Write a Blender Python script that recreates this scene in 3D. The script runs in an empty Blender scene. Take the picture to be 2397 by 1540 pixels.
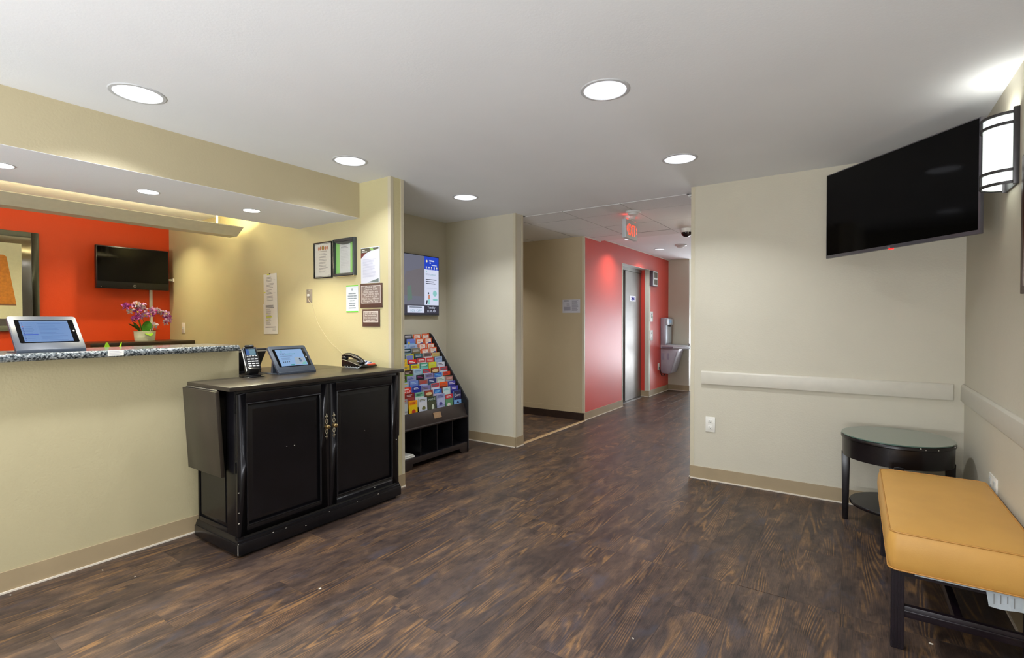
import bpy, bmesh, math, random
from mathutils import Vector, Matrix
random.seed(7)
C = bpy.context.scene.collection
S = bpy.context.scene

# ------------------------------------------------------------------ camera
F_PX, YAW, PIT, ROL = 1180.08, .5978, .0164, -.0012
fw = Vector((math.cos(YAW)*math.cos(PIT), math.sin(YAW)*math.cos(PIT), -math.sin(PIT)))
rt = Vector((math.sin(YAW), -math.cos(YAW), 0)); up = rt.cross(fw)
rt, up = rt*math.cos(ROL)+up*math.sin(ROL), up*math.cos(ROL)-rt*math.sin(ROL)
cam = bpy.data.objects.new('camera', bpy.data.cameras.new('camera')); C.objects.link(cam)
cam.data.sensor_width = 36; cam.data.lens = F_PX*36/2397
cam.data.clip_start = .05
m = Matrix((rt, up, -fw)).transposed().to_4x4(); m.translation = (0, 0, 1.31)
cam.matrix_world = m; S.camera = cam

# ------------------------------------------------------------------ world, exposure, daylight, added lobby fill
w = bpy.data.worlds.new('world'); S.world = w; w.use_nodes = True
w.node_tree.nodes['Background'].inputs[0].default_value = (.8, .9, 1, 1)
w.node_tree.nodes['Background'].inputs[1].default_value = .6
S.view_settings.view_transform = 'Standard'; S.view_settings.look = 'None'
S.view_settings.gamma = 1; S.view_settings.use_curve_mapping = False
S.view_settings.exposure = 0.0

def area(name, loc, aim, sx, sy, power, col=(1, 1, 1)):
    l = bpy.data.lights.new(name, 'AREA'); l.shape = 'RECTANGLE'; l.size = sx; l.size_y = sy
    l.energy = power; l.color = col
    o = bpy.data.objects.new(name, l); C.objects.link(o); o.location = loc
    o.rotation_euler = Vector(aim).to_track_quat('-Z', 'Y').to_euler()
    return o
P_LOBBY, P_SIDE, P_FAR = 410, 30, 160
area('lobby_ceiling_fill', (-2.75, .9, .5), (.2, -.05, 1), 2.6, .8, P_LOBBY, (.97, .99, 1.03))  # unseen upward fill panel behind the camera, added to brighten the ceiling
area('daylight_corridor_window', (10.95, 1.16, 1.3), (-.3, 1, .6), 2.2, 1.9, P_SIDE, (.93, .95, 1))
area('daylight_corridor_door', (12.4, 1.83, .8), (-1, 0, 1), 1.2, 2.0, P_FAR, (.9, .94, 1))

# ------------------------------------------------------------------ materials
def lin(c):
    return tuple((v/255/12.92 if v/255 <= .04045 else ((v/255+.055)/1.055)**2.4) for v in c)
MATS = {}
def mat(name, col, rough=.5, metal=0, var=.04, scale=20, bump=0, bscale=120, spec=.5, emit=None, estr=0, coat=0, trans=0, ior=1.45):
    if name in MATS: return MATS[name]
    M = bpy.data.materials.new(name); MATS[name] = M; M.use_nodes = True
    nt = M.node_tree; b = nt.nodes['Principled BSDF']; N = nt.nodes; L = nt.links
    c = lin(col)
    b.inputs['Roughness'].default_value = rough; b.inputs['Metallic'].default_value = metal
    b.inputs['Specular IOR Level'].default_value = spec; b.inputs['IOR'].default_value = ior
    if coat: b.inputs['Coat Weight'].default_value = coat; b.inputs['Coat Roughness'].default_value = .08
    if trans: b.inputs['Transmission Weight'].default_value = trans
    tc = N.new('ShaderNodeTexCoord')
    if var:
        nz = N.new('ShaderNodeTexNoise'); nz.inputs['Scale'].default_value = scale; nz.inputs['Detail'].default_value = 3
        L.new(tc.outputs['Object'], nz.inputs['Vector'])
        r = N.new('ShaderNodeValToRGB'); e = r.color_ramp.elements
        e[0].position = .3; e[1].position = .7
        e[0].color = tuple(v*(1-var) for v in c)+(1,); e[1].color = tuple(min(1, v*(1+var)) for v in c)+(1,)
        L.new(nz.outputs['Fac'], r.inputs['Fac']); L.new(r.outputs['Color'], b.inputs['Base Color'])
    else:
        b.inputs['Base Color'].default_value = c+(1,)
    if bump:
        n2 = N.new('ShaderNodeTexNoise'); n2.inputs['Scale'].default_value = bscale; n2.inputs['Detail'].default_value = 4
        L.new(tc.outputs['Object'], n2.inputs['Vector'])
        bp = N.new('ShaderNodeBump'); bp.inputs['Strength'].default_value = bump; bp.inputs['Distance'].default_value = .004
        L.new(n2.outputs['Fac'], bp.inputs['Height']); L.new(bp.outputs['Normal'], b.inputs['Normal'])
    if emit is not None:
        b.inputs['Emission Color'].default_value = lin(emit)+(1,); b.inputs['Emission Strength'].default_value = estr
    return M
def flat(col, rough=.55, estr=0):
    """plain print / screen colour, cached by value"""
    k = 'print_%d_%d_%d_%d_%d' % (*col, int(rough*100), int(estr*100))
    if estr: return mat(k, (8, 8, 8), .25, var=0, emit=col, estr=estr)
    return mat(k, col, rough, var=.03, scale=60)

WALL = mat('beige_paint', (197, 191, 172), .55, var=.02, scale=3, bump=.2, bscale=90)
WALLY = mat('warm_beige_paint', (198, 189, 146), .55, var=.02, scale=3, bump=.22, bscale=90)
CEIL = mat('ceiling_paint', (232, 234, 236), .7, var=.015, scale=2, bump=.12, bscale=110)
ORANGE = mat('orange_paint', (208, 66, 14), .5, var=.03, scale=2, bump=.2, bscale=90)
RED = mat('red_paint', (204, 58, 40), .4, var=.03, scale=2, bump=.1, bscale=90, spec=.8)
BASE = mat('vinyl_baseboard', (158, 140, 110), .45, var=.05, scale=6)
CAULK = mat('pale_caulk', (214, 204, 188), .5, var=.04)
DKBASE = mat('dark_wood_vinyl', (46, 30, 24), .45, var=.25, scale=14)
TRIM = mat('painted_trim', (204, 199, 184), .42, var=.02)
GUARD = mat('corner_guard_plastic', (196, 188, 164), .3, var=.02)
BLACKWOOD = mat('black_stained_wood', (13, 12, 15), .26, var=.25, scale=9, bump=.04, bscale=60)
TOPWOOD = mat('dark_counter_laminate', (44, 38, 32), .3, var=.2, scale=10)
CHIP = mat('bare_wood_chip', (190, 184, 170), .6)
BRASS = mat('antique_brass', (150, 130, 88), .3, 1, var=.2, scale=60)
STEEL = mat('brushed_steel', (150, 147, 144), .42, 1, var=.08, scale=5)
PLGREY = mat('grey_plastic', (38, 46, 59), .4, var=.04)
PLDARK = mat('slate_plastic', (54, 62, 74), .4, var=.05)
BLK = mat('black_plastic', (14, 14, 16), .3, var=.15)
BLKGLOSS = mat('black_screen_glass', (2, 2, 3), .07, var=0, spec=.22)
WHITEP = mat('white_plastic', (226, 224, 214), .4, var=.02)
WHITEM = mat('white_metal', (222, 222, 220), .35, var=.02)
PAPER = mat('white_paper', (222, 222, 214), .7, var=.02, scale=8)
INK = mat('grey_ink', (120, 122, 122), .7, var=.05)
INKD = mat('dark_ink', (52, 52, 56), .7, var=.05)
YEL = mat('yellow_highlighter', (214, 220, 60), .7, var=.05)
BRONZE = mat('bronze_metal', (72, 70, 70), .4, .6, var=.1)
LEATHER = mat('tan_leather', (196, 148, 74), .46, var=.05, scale=5, bump=.08, bscale=240)
PIPING = mat('tan_piping', (178, 128, 60), .5, var=.05)
BENCHWOOD = mat('dark_bench_wood', (26, 18, 24), .3, var=.3, scale=14)
LAMP = mat('lamp_lens', (240, 240, 245), .4, var=0, emit=(240, 244, 255), estr=.98)
LAMPS = mat('spot_lamp_lens', (250, 250, 250), .4, var=0, emit=(250, 252, 255), estr=14)

def granite():
    M = bpy.data.materials.new('speckled_granite'); M.use_nodes = True; nt = M.node_tree; b = nt.nodes['Principled BSDF']
    tc = nt.nodes.new('ShaderNodeTexCoord'); v = nt.nodes.new('ShaderNodeTexNoise'); v.inputs['Scale'].default_value = 105; v.inputs['Detail'].default_value = 6; v.inputs['Roughness'].default_value = .65
    r = nt.nodes.new('ShaderNodeValToRGB'); e = r.color_ramp.elements
    e[0].position = .40; e[0].color = (.012, .015, .018, 1); e[1].position = .66; e[1].color = (.46, .48, .47, 1)
    k = e.new(.5); k.color = (.12, .14, .15, 1)
    nt.links.new(tc.outputs['Object'], v.inputs['Vector']); nt.links.new(v.outputs['Fac'], r.inputs['Fac']); nt.links.new(r.outputs['Color'], b.inputs['Base Color'])
    b.inputs['Roughness'].default_value = .12
    return M
GRANITE = granite()

def wood_floor(name, tint=1.0, warm=1.0):
    M = bpy.data.materials.new(name); M.use_nodes = True; nt = M.node_tree; N = nt.nodes; L = nt.links; b = N['Principled BSDF']
    tc = N.new('ShaderNodeTexCoord'); oi = N.new('ShaderNodeObjectInfo')
    ml = N.new('ShaderNodeMath'); ml.operation = 'MULTIPLY'; ml.inputs[1].default_value = 47.0; L.new(oi.outputs['Random'], ml.inputs[0])
    ad = N.new('ShaderNodeVectorMath'); ad.operation = 'ADD'; L.new(tc.outputs['Object'], ad.inputs[0]); L.new(ml.outputs[0], ad.inputs[1])
    def noise(sx, sy, sc, det, dist=0, rough=.55):
        mp = N.new('ShaderNodeMapping'); mp.inputs['Scale'].default_value = (sx, sy, 1); L.new(ad.outputs[0], mp.inputs['Vector'])
        n = N.new('ShaderNodeTexNoise'); n.inputs['Scale'].default_value = sc; n.inputs['Detail'].default_value = det; n.inputs['Distortion'].default_value = dist; n.inputs['Roughness'].default_value = rough
        L.new(mp.outputs[0], n.inputs['Vector']); return n
    def ramp(n, stops):
        r = N.new('ShaderNodeValToRGB'); e = r.color_ramp.elements
        e[0].position, e[0].color = stops[0][0], (*stops[0][1], 1); e[1].position, e[1].color = stops[-1][0], (*stops[-1][1], 1)
        for p, c in stops[1:-1]: k = e.new(p); k.color = (*c, 1)
        L.new(n.outputs['Fac'], r.inputs['Fac']); return r
    def mix(kind, f, a, b_):
        mx = N.new('ShaderNodeMix'); mx.data_type = 'RGBA'; mx.blend_type = kind
        if isinstance(f, float): mx.inputs['Factor'].default_value = f
        else: L.new(f, mx.inputs['Factor'])
        L.new(a, mx.inputs['A']); L.new(b_, mx.inputs['B']); return mx.outputs['Result']
    t_ = tint
    big = noise(1.3, 3.6, 2.4, 5, .8)
    base = ramp(big, [(.30, lin((52*t_, 43*t_, 41*t_))), (.47, lin((68*t_, 55*t_, 49*t_))), (.60, lin((82*t_, 66*t_, 56*t_))), (.74, lin((112*t_, 87*t_, 64*t_)))])
    # cathedral figure: fine contour lines of a stretched noise, only in patches
    gr = noise(.22, 3.4, 1.5, 1.5, .22, .4)
    mm = N.new('ShaderNodeMath'); mm.operation = 'MULTIPLY'; mm.inputs[1].default_value = 300; L.new(gr.outputs['Fac'], mm.inputs[0])
    sn = N.new('ShaderNodeMath'); sn.operation = 'SINE'; L.new(mm.outputs[0], sn.inputs[0])
    mr = N.new('ShaderNodeMapRange'); mr.inputs['From Min'].default_value = -.2; mr.inputs['From Max'].default_value = 1; mr.inputs['To Min'].default_value = 0; mr.inputs['To Max'].default_value = 1; L.new(sn.outputs[0], mr.inputs['Value'])
    pm = ramp(noise(1.1, 4.5, 2.0, 4, .6), [(.46, (0, 0, 0)), (.62, (1, 1, 1))])
    ps = N.new('ShaderNodeSeparateColor'); L.new(pm.outputs['Color'], ps.inputs[0])
    lm = N.new('ShaderNodeMath'); lm.operation = 'MULTIPLY'; L.new(mr.outputs['Result'], lm.inputs[0]); L.new(ps.outputs[0], lm.inputs[1])
    l2 = N.new('ShaderNodeMath'); l2.operation = 'MULTIPLY'; l2.inputs[1].default_value = .5; L.new(lm.outputs[0], l2.inputs[0])
    och = N.new('ShaderNodeRGB'); och.outputs[0].default_value = (*lin((150*t_, 112*t_, 68*t_)), 1)
    c1 = mix('MIX', l2.outputs[0], base.outputs['Color'], och.outputs[0])
    fine = noise(3, 130, 3, 6, .4, .8)
    fr = ramp(fine, [(.36, (.42, .42, .44)), (.52, (1, 1, 1)), (.66, (1.75, 1.55, 1.25))])
    c2 = mix('MULTIPLY', .9, c1, fr.outputs['Color'])
    mot = ramp(noise(5, 9, 3.2, 4, .6, .6), [(.33, (.55, .55, .58)), (.52, (1, 1, 1)), (.72, (1.25, 1.2, 1.12))])
    c2 = mix('MULTIPLY', .8, c2, mot.outputs['Color'])
    blue = noise(1.4, 3.5, 3.1, 3, .5); br = ramp(blue, [(.58, (0, 0, 0)), (.72, (1, 1, 1))])
    cool = N.new('ShaderNodeRGB'); cool.outputs[0].default_value = (*lin((64*t_, 63*t_, 72*t_)), 1)
    sep = N.new('ShaderNodeSeparateColor'); L.new(br.outputs['Color'], sep.inputs[0])
    hf = N.new('ShaderNodeMath'); hf.operation = 'MULTIPLY'; hf.inputs[1].default_value = .5; L.new(sep.outputs[0], hf.inputs[0])
    c3 = mix('MIX', hf.outputs[0], c2, cool.outputs[0])
    hs = N.new('ShaderNodeHueSaturation'); L.new(c3, hs.inputs['Color'])
    vr = N.new('ShaderNodeMapRange'); vr.inputs['To Min'].default_value = .82; vr.inputs['To Max'].default_value = .96; L.new(oi.outputs['Random'], vr.inputs['Value']); L.new(vr.outputs['Result'], hs.inputs['Value'])
    L.new(hs.outputs['Color'], b.inputs['Base Color'])
    bp = N.new('ShaderNodeBump'); bp.inputs['Strength'].default_value = .22; bp.inputs['Distance'].default_value = .002
    L.new(fine.outputs['Fac'], bp.inputs['Height']); L.new(bp.outputs['Normal'], b.inputs['Normal'])
    rr = N.new('ShaderNodeMapRange'); rr.inputs['To Min'].default_value = .3; rr.inputs['To Max'].default_value = .5; L.new(fine.outputs['Fac'], rr.inputs['Value']); L.new(rr.outputs['Result'], b.inputs['Roughness'])
    b.inputs['Specular IOR Level'].default_value = .3
    return M
PLANK = wood_floor('dark_wood_plank')
HALLFL = wood_floor('brown_wood_plank', 1.12)

# ------------------------------------------------------------------ geometry helpers
class G:
    def __init__(s): s.v = []; s.f = []; s.mi = []; s.m = 0
    def add(s, vs, fs):
        o = len(s.v); s.v += [tuple(p) for p in vs]
        for f in fs: s.f.append(tuple(i+o for i in f)); s.mi.append(s.m)
        return s
    def box(s, x0, x1, y0, y1, z0, z1):
        x0, x1 = min(x0, x1), max(x0, x1); y0, y1 = min(y0, y1), max(y0, y1); z0, z1 = min(z0, z1), max(z0, z1)
        return s.add([(x0,y0,z0),(x1,y0,z0),(x1,y1,z0),(x0,y1,z0),(x0,y0,z1),(x1,y0,z1),(x1,y1,z1),(x0,y1,z1)],
                     [(0,3,2,1),(4,5,6,7),(0,1,5,4),(1,2,6,5),(2,3,7,6),(3,0,4,7)])
    def hexa(s, b, t):
        """4 bottom points, 4 top points, both counter-clockwise from above"""
        return s.add(list(b)+list(t), [(0,3,2,1),(4,5,6,7),(0,1,5,4),(1,2,6,5),(2,3,7,6),(3,0,4,7)])
    def prism(s, prof, a, b, axis='x'):
        """closed 2-D profile swept from a to b; axis x: (y,z), y: (x,z), z: (x,y)"""
        def P(p, t):
            return (t, p[0], p[1]) if axis == 'x' else ((p[0], t, p[1]) if axis == 'y' else (p[0], p[1], t))
        n = len(prof)
        s.add([P(p, a) for p in prof]+[P(p, b) for p in prof],
              [tuple(range(n-1, -1, -1)), tuple(range(n, 2*n))]+[(i, (i+1) % n, n+(i+1) % n, n+i) for i in range(n)])
        return s
    def lathe(s, prof, c=(0, 0, 0), n=24, sx=1, sy=1, a0=0, a1=None):
        """profile of (r, z) turned about a vertical axis"""
        full = a1 is None; a1 = 2*math.pi if full else a1
        k = n if full else n+1; vs = []; fs = []
        for r, z in prof:
            for i in range(k):
                a = a0+(a1-a0)*i/n; vs.append((c[0]+r*math.cos(a)*sx, c[1]+r*math.sin(a)*sy, c[2]+z))
        for j in range(len(prof)-1):
            for i in range(n):
                q = (i+1) % k; fs.append((j*k+i, j*k+q, (j+1)*k+q, (j+1)*k+i))
        return s.add(vs, fs)
    def tube(s, pts, r, n=8, cap=True):
        pts = [Vector(p) for p in pts]; vs = []; fs = []; m_ = len(pts)
        rs = r if isinstance(r, (list, tuple)) else [r]*m_
        prev = None
        for i, p in enumerate(pts):
            t = (pts[min(i+1, m_-1)]-pts[max(i-1, 0)]).normalized()
            a = Vector((0, 0, 1)) if abs(t.z) < .9 else Vector((1, 0, 0))
            if prev is None: u = t.cross(a).normalized()
            else: u = (prev-t*prev.dot(t)).normalized()
            prev = u; v = t.cross(u)
            for k in range(n):
                g = 2*math.pi*k/n; vs.append(p+(u*math.cos(g)+v*math.sin(g))*rs[i])
        for i in range(m_-1):
            for k in range(n):
                q = (k+1) % n; fs.append((i*n+k, i*n+q, (i+1)*n+q, (i+1)*n+k))
        if cap: fs += [tuple(range(n-1, -1, -1)), tuple((m_-1)*n+k for k in range(n))]
        return s.add(vs, fs)
    def ball(s, c, rx, ry=None, rz=None, n=12):
        ry = ry or rx; rz = rz or rx
        prof = [(math.sin(math.pi*i/(n//2+1)), -math.cos(math.pi*i/(n//2+1))) for i in range(n//2+2)]
        vs = []; 
        o = G(); o.lathe(prof, n=n)
        return s.add([(c[0]+x*rx, c[1]+y*ry, c[2]+z*rz) for x, y, z in o.v], o.f)
    def quad(s, a, b, c, d): return s.add([a, b, c, d], [(0, 1, 2, 3)])

def rnd_rect(w, h, r, n=5):
    pts = []
    for cx, cy, a in ((w/2-r, h/2-r, 0), (-w/2+r, h/2-r, 90), (-w/2+r, -h/2+r, 180), (w/2-r, -h/2+r, 270)):
        for i in range(n+1):
            t = math.radians(a+90*i/n); pts.append((cx+r*math.cos(t), cy+r*math.sin(t)))
    return pts

def build(name, g, mats, parent=None, bevel=0, seg=2, smooth=False, loc=None):
    """one mesh object; geometry given in world space (or the parent's space when the parent is rotated)"""
    me = bpy.data.meshes.new(name)
    off = Vector((0, 0, 0))
    if parent is not None and not parent.get('_local'): off = Vector(parent.get('_org', (0, 0, 0)))
    if loc is not None: off = Vector(loc)
    me.from_pydata([Vector(p)-off for p in g.v], [], g.f)
    if not isinstance(mats, (list, tuple)): mats = [mats]
    for x in mats: me.materials.append(x)
    if len(mats) > 1:
        for p, i in zip(me.polygons, g.mi): p.material_index = min(i, len(mats)-1)
    if bevel:
        bm = bmesh.new(); bm.from_mesh(me)
        bmesh.ops.remove_doubles(bm, verts=bm.verts, dist=1e-5)
        es = [e for e in bm.edges if len(e.link_faces) == 2 and e.calc_face_angle(0) > .5]
        bmesh.ops.bevel(bm, geom=es, offset=bevel, segments=seg, affect='EDGES', profile=.5, clamp_overlap=True)
        bm.to_mesh(me); bm.free()
    bm = bmesh.new(); bm.from_mesh(me); bmesh.ops.recalc_face_normals(bm, faces=bm.faces); bm.to_mesh(me); bm.free()
    if smooth or bevel:
        for p in me.polygons: p.use_smooth = True
        try: me.set_sharp_from_angle(angle=math.radians(40))
        except Exception: pass
    o = bpy.data.objects.new(name, me); C.objects.link(o)
    if parent is not None: o.parent = parent; o['_org'] = tuple(parent.get('_org', (0, 0, 0))); o['_local'] = parent.get('_local', 0)
    if parent is None and loc is not None: o.location = loc; o['_org'] = tuple(loc)
    elif parent is not None and loc is not None:
        o.location = Vector(loc)-Vector(parent.get('_org', (0, 0, 0)))
    return o
def tag(o, label, cat, group=None):
    o['label'] = label; o['category'] = cat
    if group: o['group'] = group
    return o
def thing(name, label, cat, loc, rot=None, group=None):
    o = bpy.data.objects.new(name, None); C.objects.link(o); o.location = loc; o.empty_display_size = .05
    if rot is not None: o.rotation_euler = rot; o['_local'] = 1
    else: o['_org'] = tuple(loc)
    return tag(o, label, cat, group)
def struct(name, g, mats, bevel=0, parent=None):
    o = build(name, g, mats, parent, bevel)
    if parent is None: o['kind'] = 'structure'
    return o

_tc = {}
def text2d(t, size):
    if (t, size) in _tc: return _tc[(t, size)]
    cu = bpy.data.curves.new('t', 'FONT'); cu.body = t; cu.size = size; cu.resolution_u = 2; cu.align_x = 'LEFT'
    o = bpy.data.objects.new('t', cu); me = bpy.data.meshes.new_from_object(o)
    r = ([tuple(v.co) for v in me.vertices], [tuple(p.vertices) for p in me.polygons])
    bpy.data.objects.remove(o); bpy.data.curves.remove(cu); bpy.data.meshes.remove(me)
    _tc[(t, size)] = r; return r
class Sheet:
    """flat print on a surface: O lower-left corner, R right, U up (unit), N towards the viewer"""
    def __init__(s, g, O, R, U): s.g = g; s.O = Vector(O); s.R = Vector(R).normalized(); s.U = Vector(U).normalized(); s.N = s.R.cross(s.U)
    def p(s, x, y, k=0): return s.O+s.R*x+s.U*y+s.N*k
    def rect(s, x0, x1, y0, y1, k, m=0):
        s.g.m = m; s.g.quad(s.p(x0, y0, k), s.p(x1, y0, k), s.p(x1, y1, k), s.p(x0, y1, k)); s.g.m = 0
    def poly(s, pts, k, m=0):
        s.g.m = m; s.g.add([s.p(x, y, k) for x, y in pts], [tuple(range(len(pts)))]); s.g.m = 0
    def disc(s, x, y, r, k, m=0, n=16, ry=None):
        s.poly([(x+r*math.cos(2*math.pi*i/n), y+(ry or r)*math.sin(2*math.pi*i/n)) for i in range(n)], k, m)
    def text(s, t, x, y, size, k, m=0, align='l', width=None):
        vs, fs = text2d(t, size)
        if not vs: return
        x1 = max(v[0] for v in vs); sc = 1 if not width else width/x1
        dx = {'l': 0, 'c': -x1*sc/2, 'r': -x1*sc}[align]
        s.g.m = m; s.g.add([s.p(x+dx+v[0]*sc, y+v[1], k) for v in vs], fs); s.g.m = 0
    def slab(s, w, h, t, m=0, x0=0, y0=0):
        s.g.m = m
        s.g.hexa([s.p(x0, y0, 0), s.p(x0+w, y0, 0), s.p(x0+w, y0, t), s.p(x0, y0, t)], [s.p(x0, y0+h, 0), s.p(x0+w, y0+h, 0), s.p(x0+w, y0+h, t), s.p(x0, y0+h, t)]); s.g.m = 0
    def lines(s, x0, x1, y1, y0, n, h, k, m=0, rag=.3):
        for i in range(n):
            y = y1-(y1-y0)*i/max(1, n-1); s.rect(x0, x1-(x1-x0)*rag*random.random(), y-h/2, y+h/2, k, m)

# ------------------------------------------------------------------ the room
H, HS, HT, HC = 2.414, 2.137, 2.409, 2.448
XP, XP2, YP = 2.672, 2.804, 2.94          # posted wall and its free end
YC, YS, YSI, YO = 3.38, 3.30, 4.136, 6.75  # counter face, soffit, orange wall
YA, XA, XA2, YB = 3.8375, 4.308, 4.448, 2.89
XH, YR, XE = 5.965, 2.925, 9.549
XW, YPE, YW = 4.308, 1.13, -.583
XB = -3.2
struct('floor', G().box(XB, 12.6, -.75, 7, -.06, -.0045), mat('subfloor_grey', (60, 54, 50), .7))
FLOOR = bpy.data.objects['floor']
pitch, seam0 = .2125, 2.597
def planks(x0, x1, y0, y1, joint=None):
    k0 = math.floor((y0-seam0)/pitch); k1 = math.ceil((y1-seam0)/pitch)
    for k in range(k0, k1):
        a, b = max(y0, seam0+k*pitch), min(y1, seam0+(k+1)*pitch)
        if b-a < .01: continue
        rr = random.Random(k*13+5)
        st = {0: .634, -1: .951}.get(k, rr.random()*1.22)
        st -= 1.22*math.ceil((st-x0)/1.22)
        x = st
        while x < x1:
            u, v = max(x, x0), min(x+1.22, x1); x += 1.22
            if v-u < .01: continue
            cx, cy = (u+v)/2, (a+b)/2; g_ = .0001
            hx, hy = (v-u)/2-g_, (b-a)/2-g_; c_ = .0002
            g = G().hexa([(cx-hx, cy-hy, -.0045), (cx+hx, cy-hy, -.0045), (cx+hx, cy+hy, -.0045), (cx-hx, cy+hy, -.0045)],
                         [(cx-hx, cy-hy, -.0003), (cx+hx, cy-hy, -.0003), (cx+hx, cy+hy, -.0003), (cx-hx, cy+hy, -.0003)])
            i = len(g.v); g.v += [(cx-hx+c_, cy-hy+c_, 0), (cx+hx-c_, cy-hy+c_, 0), (cx+hx-c_, cy+hy-c_, 0), (cx-hx+c_, cy+hy-c_, 0)]
            g.f = [f for f in g.f if f != (4, 5, 6, 7)]
            g.f += [(4, 5, i+1, i), (5, 6, i+2, i+1), (6, 7, i+3, i+2), (7, 4, i, i+3), (i, i+1, i+2, i+3)]; g.mi = [0]*len(g.f)
            build('plank', g, PLANK, FLOOR, loc=(cx, cy, 0))
planks(-1.3, XP, YW, YC); planks(XP, XA, YW, YA)
planks(XA, XE, YPE, YB+.02); planks(XE, 12.4, YPE, 2.54); planks(7.29, 8.46, YB+.02, 3.06)
hf = struct('floor_hall', G().box(XA2, XH, YB+.02, 6.4, -.05, -.004), mat('hall_subfloor', (50, 40, 34), .7))
for j in range(9):          # side-hall boards run away from the corridor
    x0 = XA2+j*.17; x1 = min(XH, x0+.168)
    if x1-x0 < .02: continue
    y = YB+.05-(j*.37) % 1.1
    while y < 6.4:
        a, b = max(y, YB+.05), min(y+1.1, 6.4); y += 1.1
        if b-a > .02: build('plank', G().box(x0, x1-.001, a, b-.001, -.004, 0), HALLFL, hf, loc=((x0+x1)/2, (a+b)/2, 0))
struct('trim_threshold', G().prism([(YB+.005, 0), (YB+.055, 0), (YB+.048, .007), (YB+.012, .007)], XA2, XH), mat('tan_threshold_strip', (176, 146, 104), .45), bevel=.001)

# ceilings
struct('ceiling', G().box(XB, 4.51, YW, YS, H, H+.1).box(XB, XP, YS, YSI, H, H+.1).box(XB, XP, YSI, YO, H, H+.1).box(XP2, XA, YS, YA, H, H+.1).box(XA, 4.51, YS, YB, H, H+.1), CEIL)
struct('ceiling_soffit', G().box(XB, XP, YS, YSI, HS, H), [mat('soffit_paint', (184, 173, 142), .55, var=.02, scale=3, bump=.15, bscale=90)])
build('soffit_underside', G().box(XB, XP, YS, YSI, HS-.002, HS), CEIL, bpy.data.objects['ceiling_soffit'])
cc = struct('ceiling_corridor', G().box(4.51, 6.466, YPE, 6.4, HT+.012, HT+.1).box(6.466, 12.5, YPE, YR, HC, HC+.1).box(6.45, 6.466, YPE, YR, HT+.012, HC), CEIL)
TILE = mat('ceiling_tile', (222, 222, 222), .8, var=.03, scale=90, bump=.1, bscale=200)
for i, (x0, x1) in enumerate([(4.513, 4.91), (4.91, 5.52), (5.52, 6.13), (6.13, 6.466)]):
    for k in range(-2, 6):
        y0 = 2.455+.615*k; y1 = y0+.615; y0 = max(y0, YPE)
        if k >= 1 and x1 > XH:
            if x0 >= XH: continue
            x1c = XH
        elif y1 > YR and x0 >= XH: y1 = YR; x1c = x1
        else: x1c = x1
        if k >= 0 and x0 >= XH: y1 = min(y1, YR)
        if y1-y0 < .03: continue
        build('ceiling_tile', G().box(x0+.003, x1c-.003, y0+.003, y1-.003, HT+random.uniform(0, .003), HT+.013), TILE, cc, loc=((x0+x1c)/2, (y0+y1)/2, HT))
TB = mat('ceiling_grid_metal', (128, 126, 126), .5)
for x in (4.91, 5.52, 6.13): build('grid_bar', G().box(x-.004, x+.004, YPE, YR, HT+.001, HT+.014), TB, cc)
for k in range(-2, 6):
    y = 2.455+.615*k
    if y > YPE: build('grid_bar', G().box(4.513, 6.466 if y < YR else XH, y-.004, y+.004, HT+.001, HT+.014), TB, cc)

# walls
struct('wall_counter', G().box(XB, 1.742, YC, YC+.13, 0, 1.115), mat('counter_paint', (176, 166, 132), .55, var=.02, scale=3, bump=.3, bscale=90))
struct('wall_back', G().box(XB, XP+.13, YO, YO+.12, 0, H), ORANGE)
struct('wall_office', G().box(XP, XP2, YP, YO, 0, H), WALLY)
struct('wall_alcove', G().box(XP2, XA, YA, YA+.1, 0, H), WALL)
struct('wall_alcove_side', G().box(XA, XA2, YB, 6.4, 0, H+.02), WALL)
struct('wall_hall', G().box(XH, XH+.1, YR+.004, 6.4, 0, H+.03), mat('hall_tan_paint', (186, 170, 140), .55, var=.02, scale=3, bump=.2, bscale=90))
struct('wall_hall_end', G().box(XA2, XH, 6.4, 6.5, 0, H+.03), WALL)
EX0, EX1, EZ, EY = 7.29, 8.462, 2.182, 3.06
struct('wall_elevator', G().box(XH+.003, EX0, YR, YR+.003, 0, HC+.02).box(XH+.11, EX0, YR+.003, YR+.25, 0, HC+.02).box(EX1, XE+.1, YR, YR+.25, 0, HC+.02).box(EX0, EX1, YR, YR+.25, EZ, HC+.02).box(EX0, EX1, EY+.06, EY+.2, 0, EZ), RED)
struct('wall_end', G().box(XE, 12.5, 2.54, YR, 0, HC+.02), WALL)
struct('wall_partition', G().box(XW, XA2, YW-.1, YPE, 0, H+.04), WALL)
struct('wall_right', G().box(XB, XW, YW-.1, YW, 0, H), WALL)
struct('wall_corridor', G().box(XA2, 9.7, YPE-.1, YPE, 0, HC+.02).box(9.7, 12.3, YPE-.1, YPE, 0, .25).box(9.7, 12.3, YPE-.1, YPE, 2.3, HC+.02).box(12.3, 12.5, YPE-.1, YPE, 0, HC+.02), WALL)
struct('wall_corridor_end', G().box(12.5, 12.6, YPE-.1, YR, 2.2, HC+.02).box(12.5, 12.6, YPE-.1, 1.2, 0, 2.2).box(12.5, 12.6, 2.46, YR, 0, 2.2), WALL)
struct('wall_lobby', G().box(XB-.1, XB, YW-.1, -.4, 0, H).box(XB-.1, XB, 3.2, YO+.1, 0, H).box(XB-.1, XB, -.4, 3.2, 0, .4).box(XB-.1, XB, -.4, 3.2, 2.45, H+.05), mat('lobby_wall_cut_bounce', (96, 86, 76), .6))  # unseen wall, its colour darkened to cut bounce light
GLASS = mat('window_glass', (230, 240, 245), .02, var=0, trans=1.0)
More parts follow.
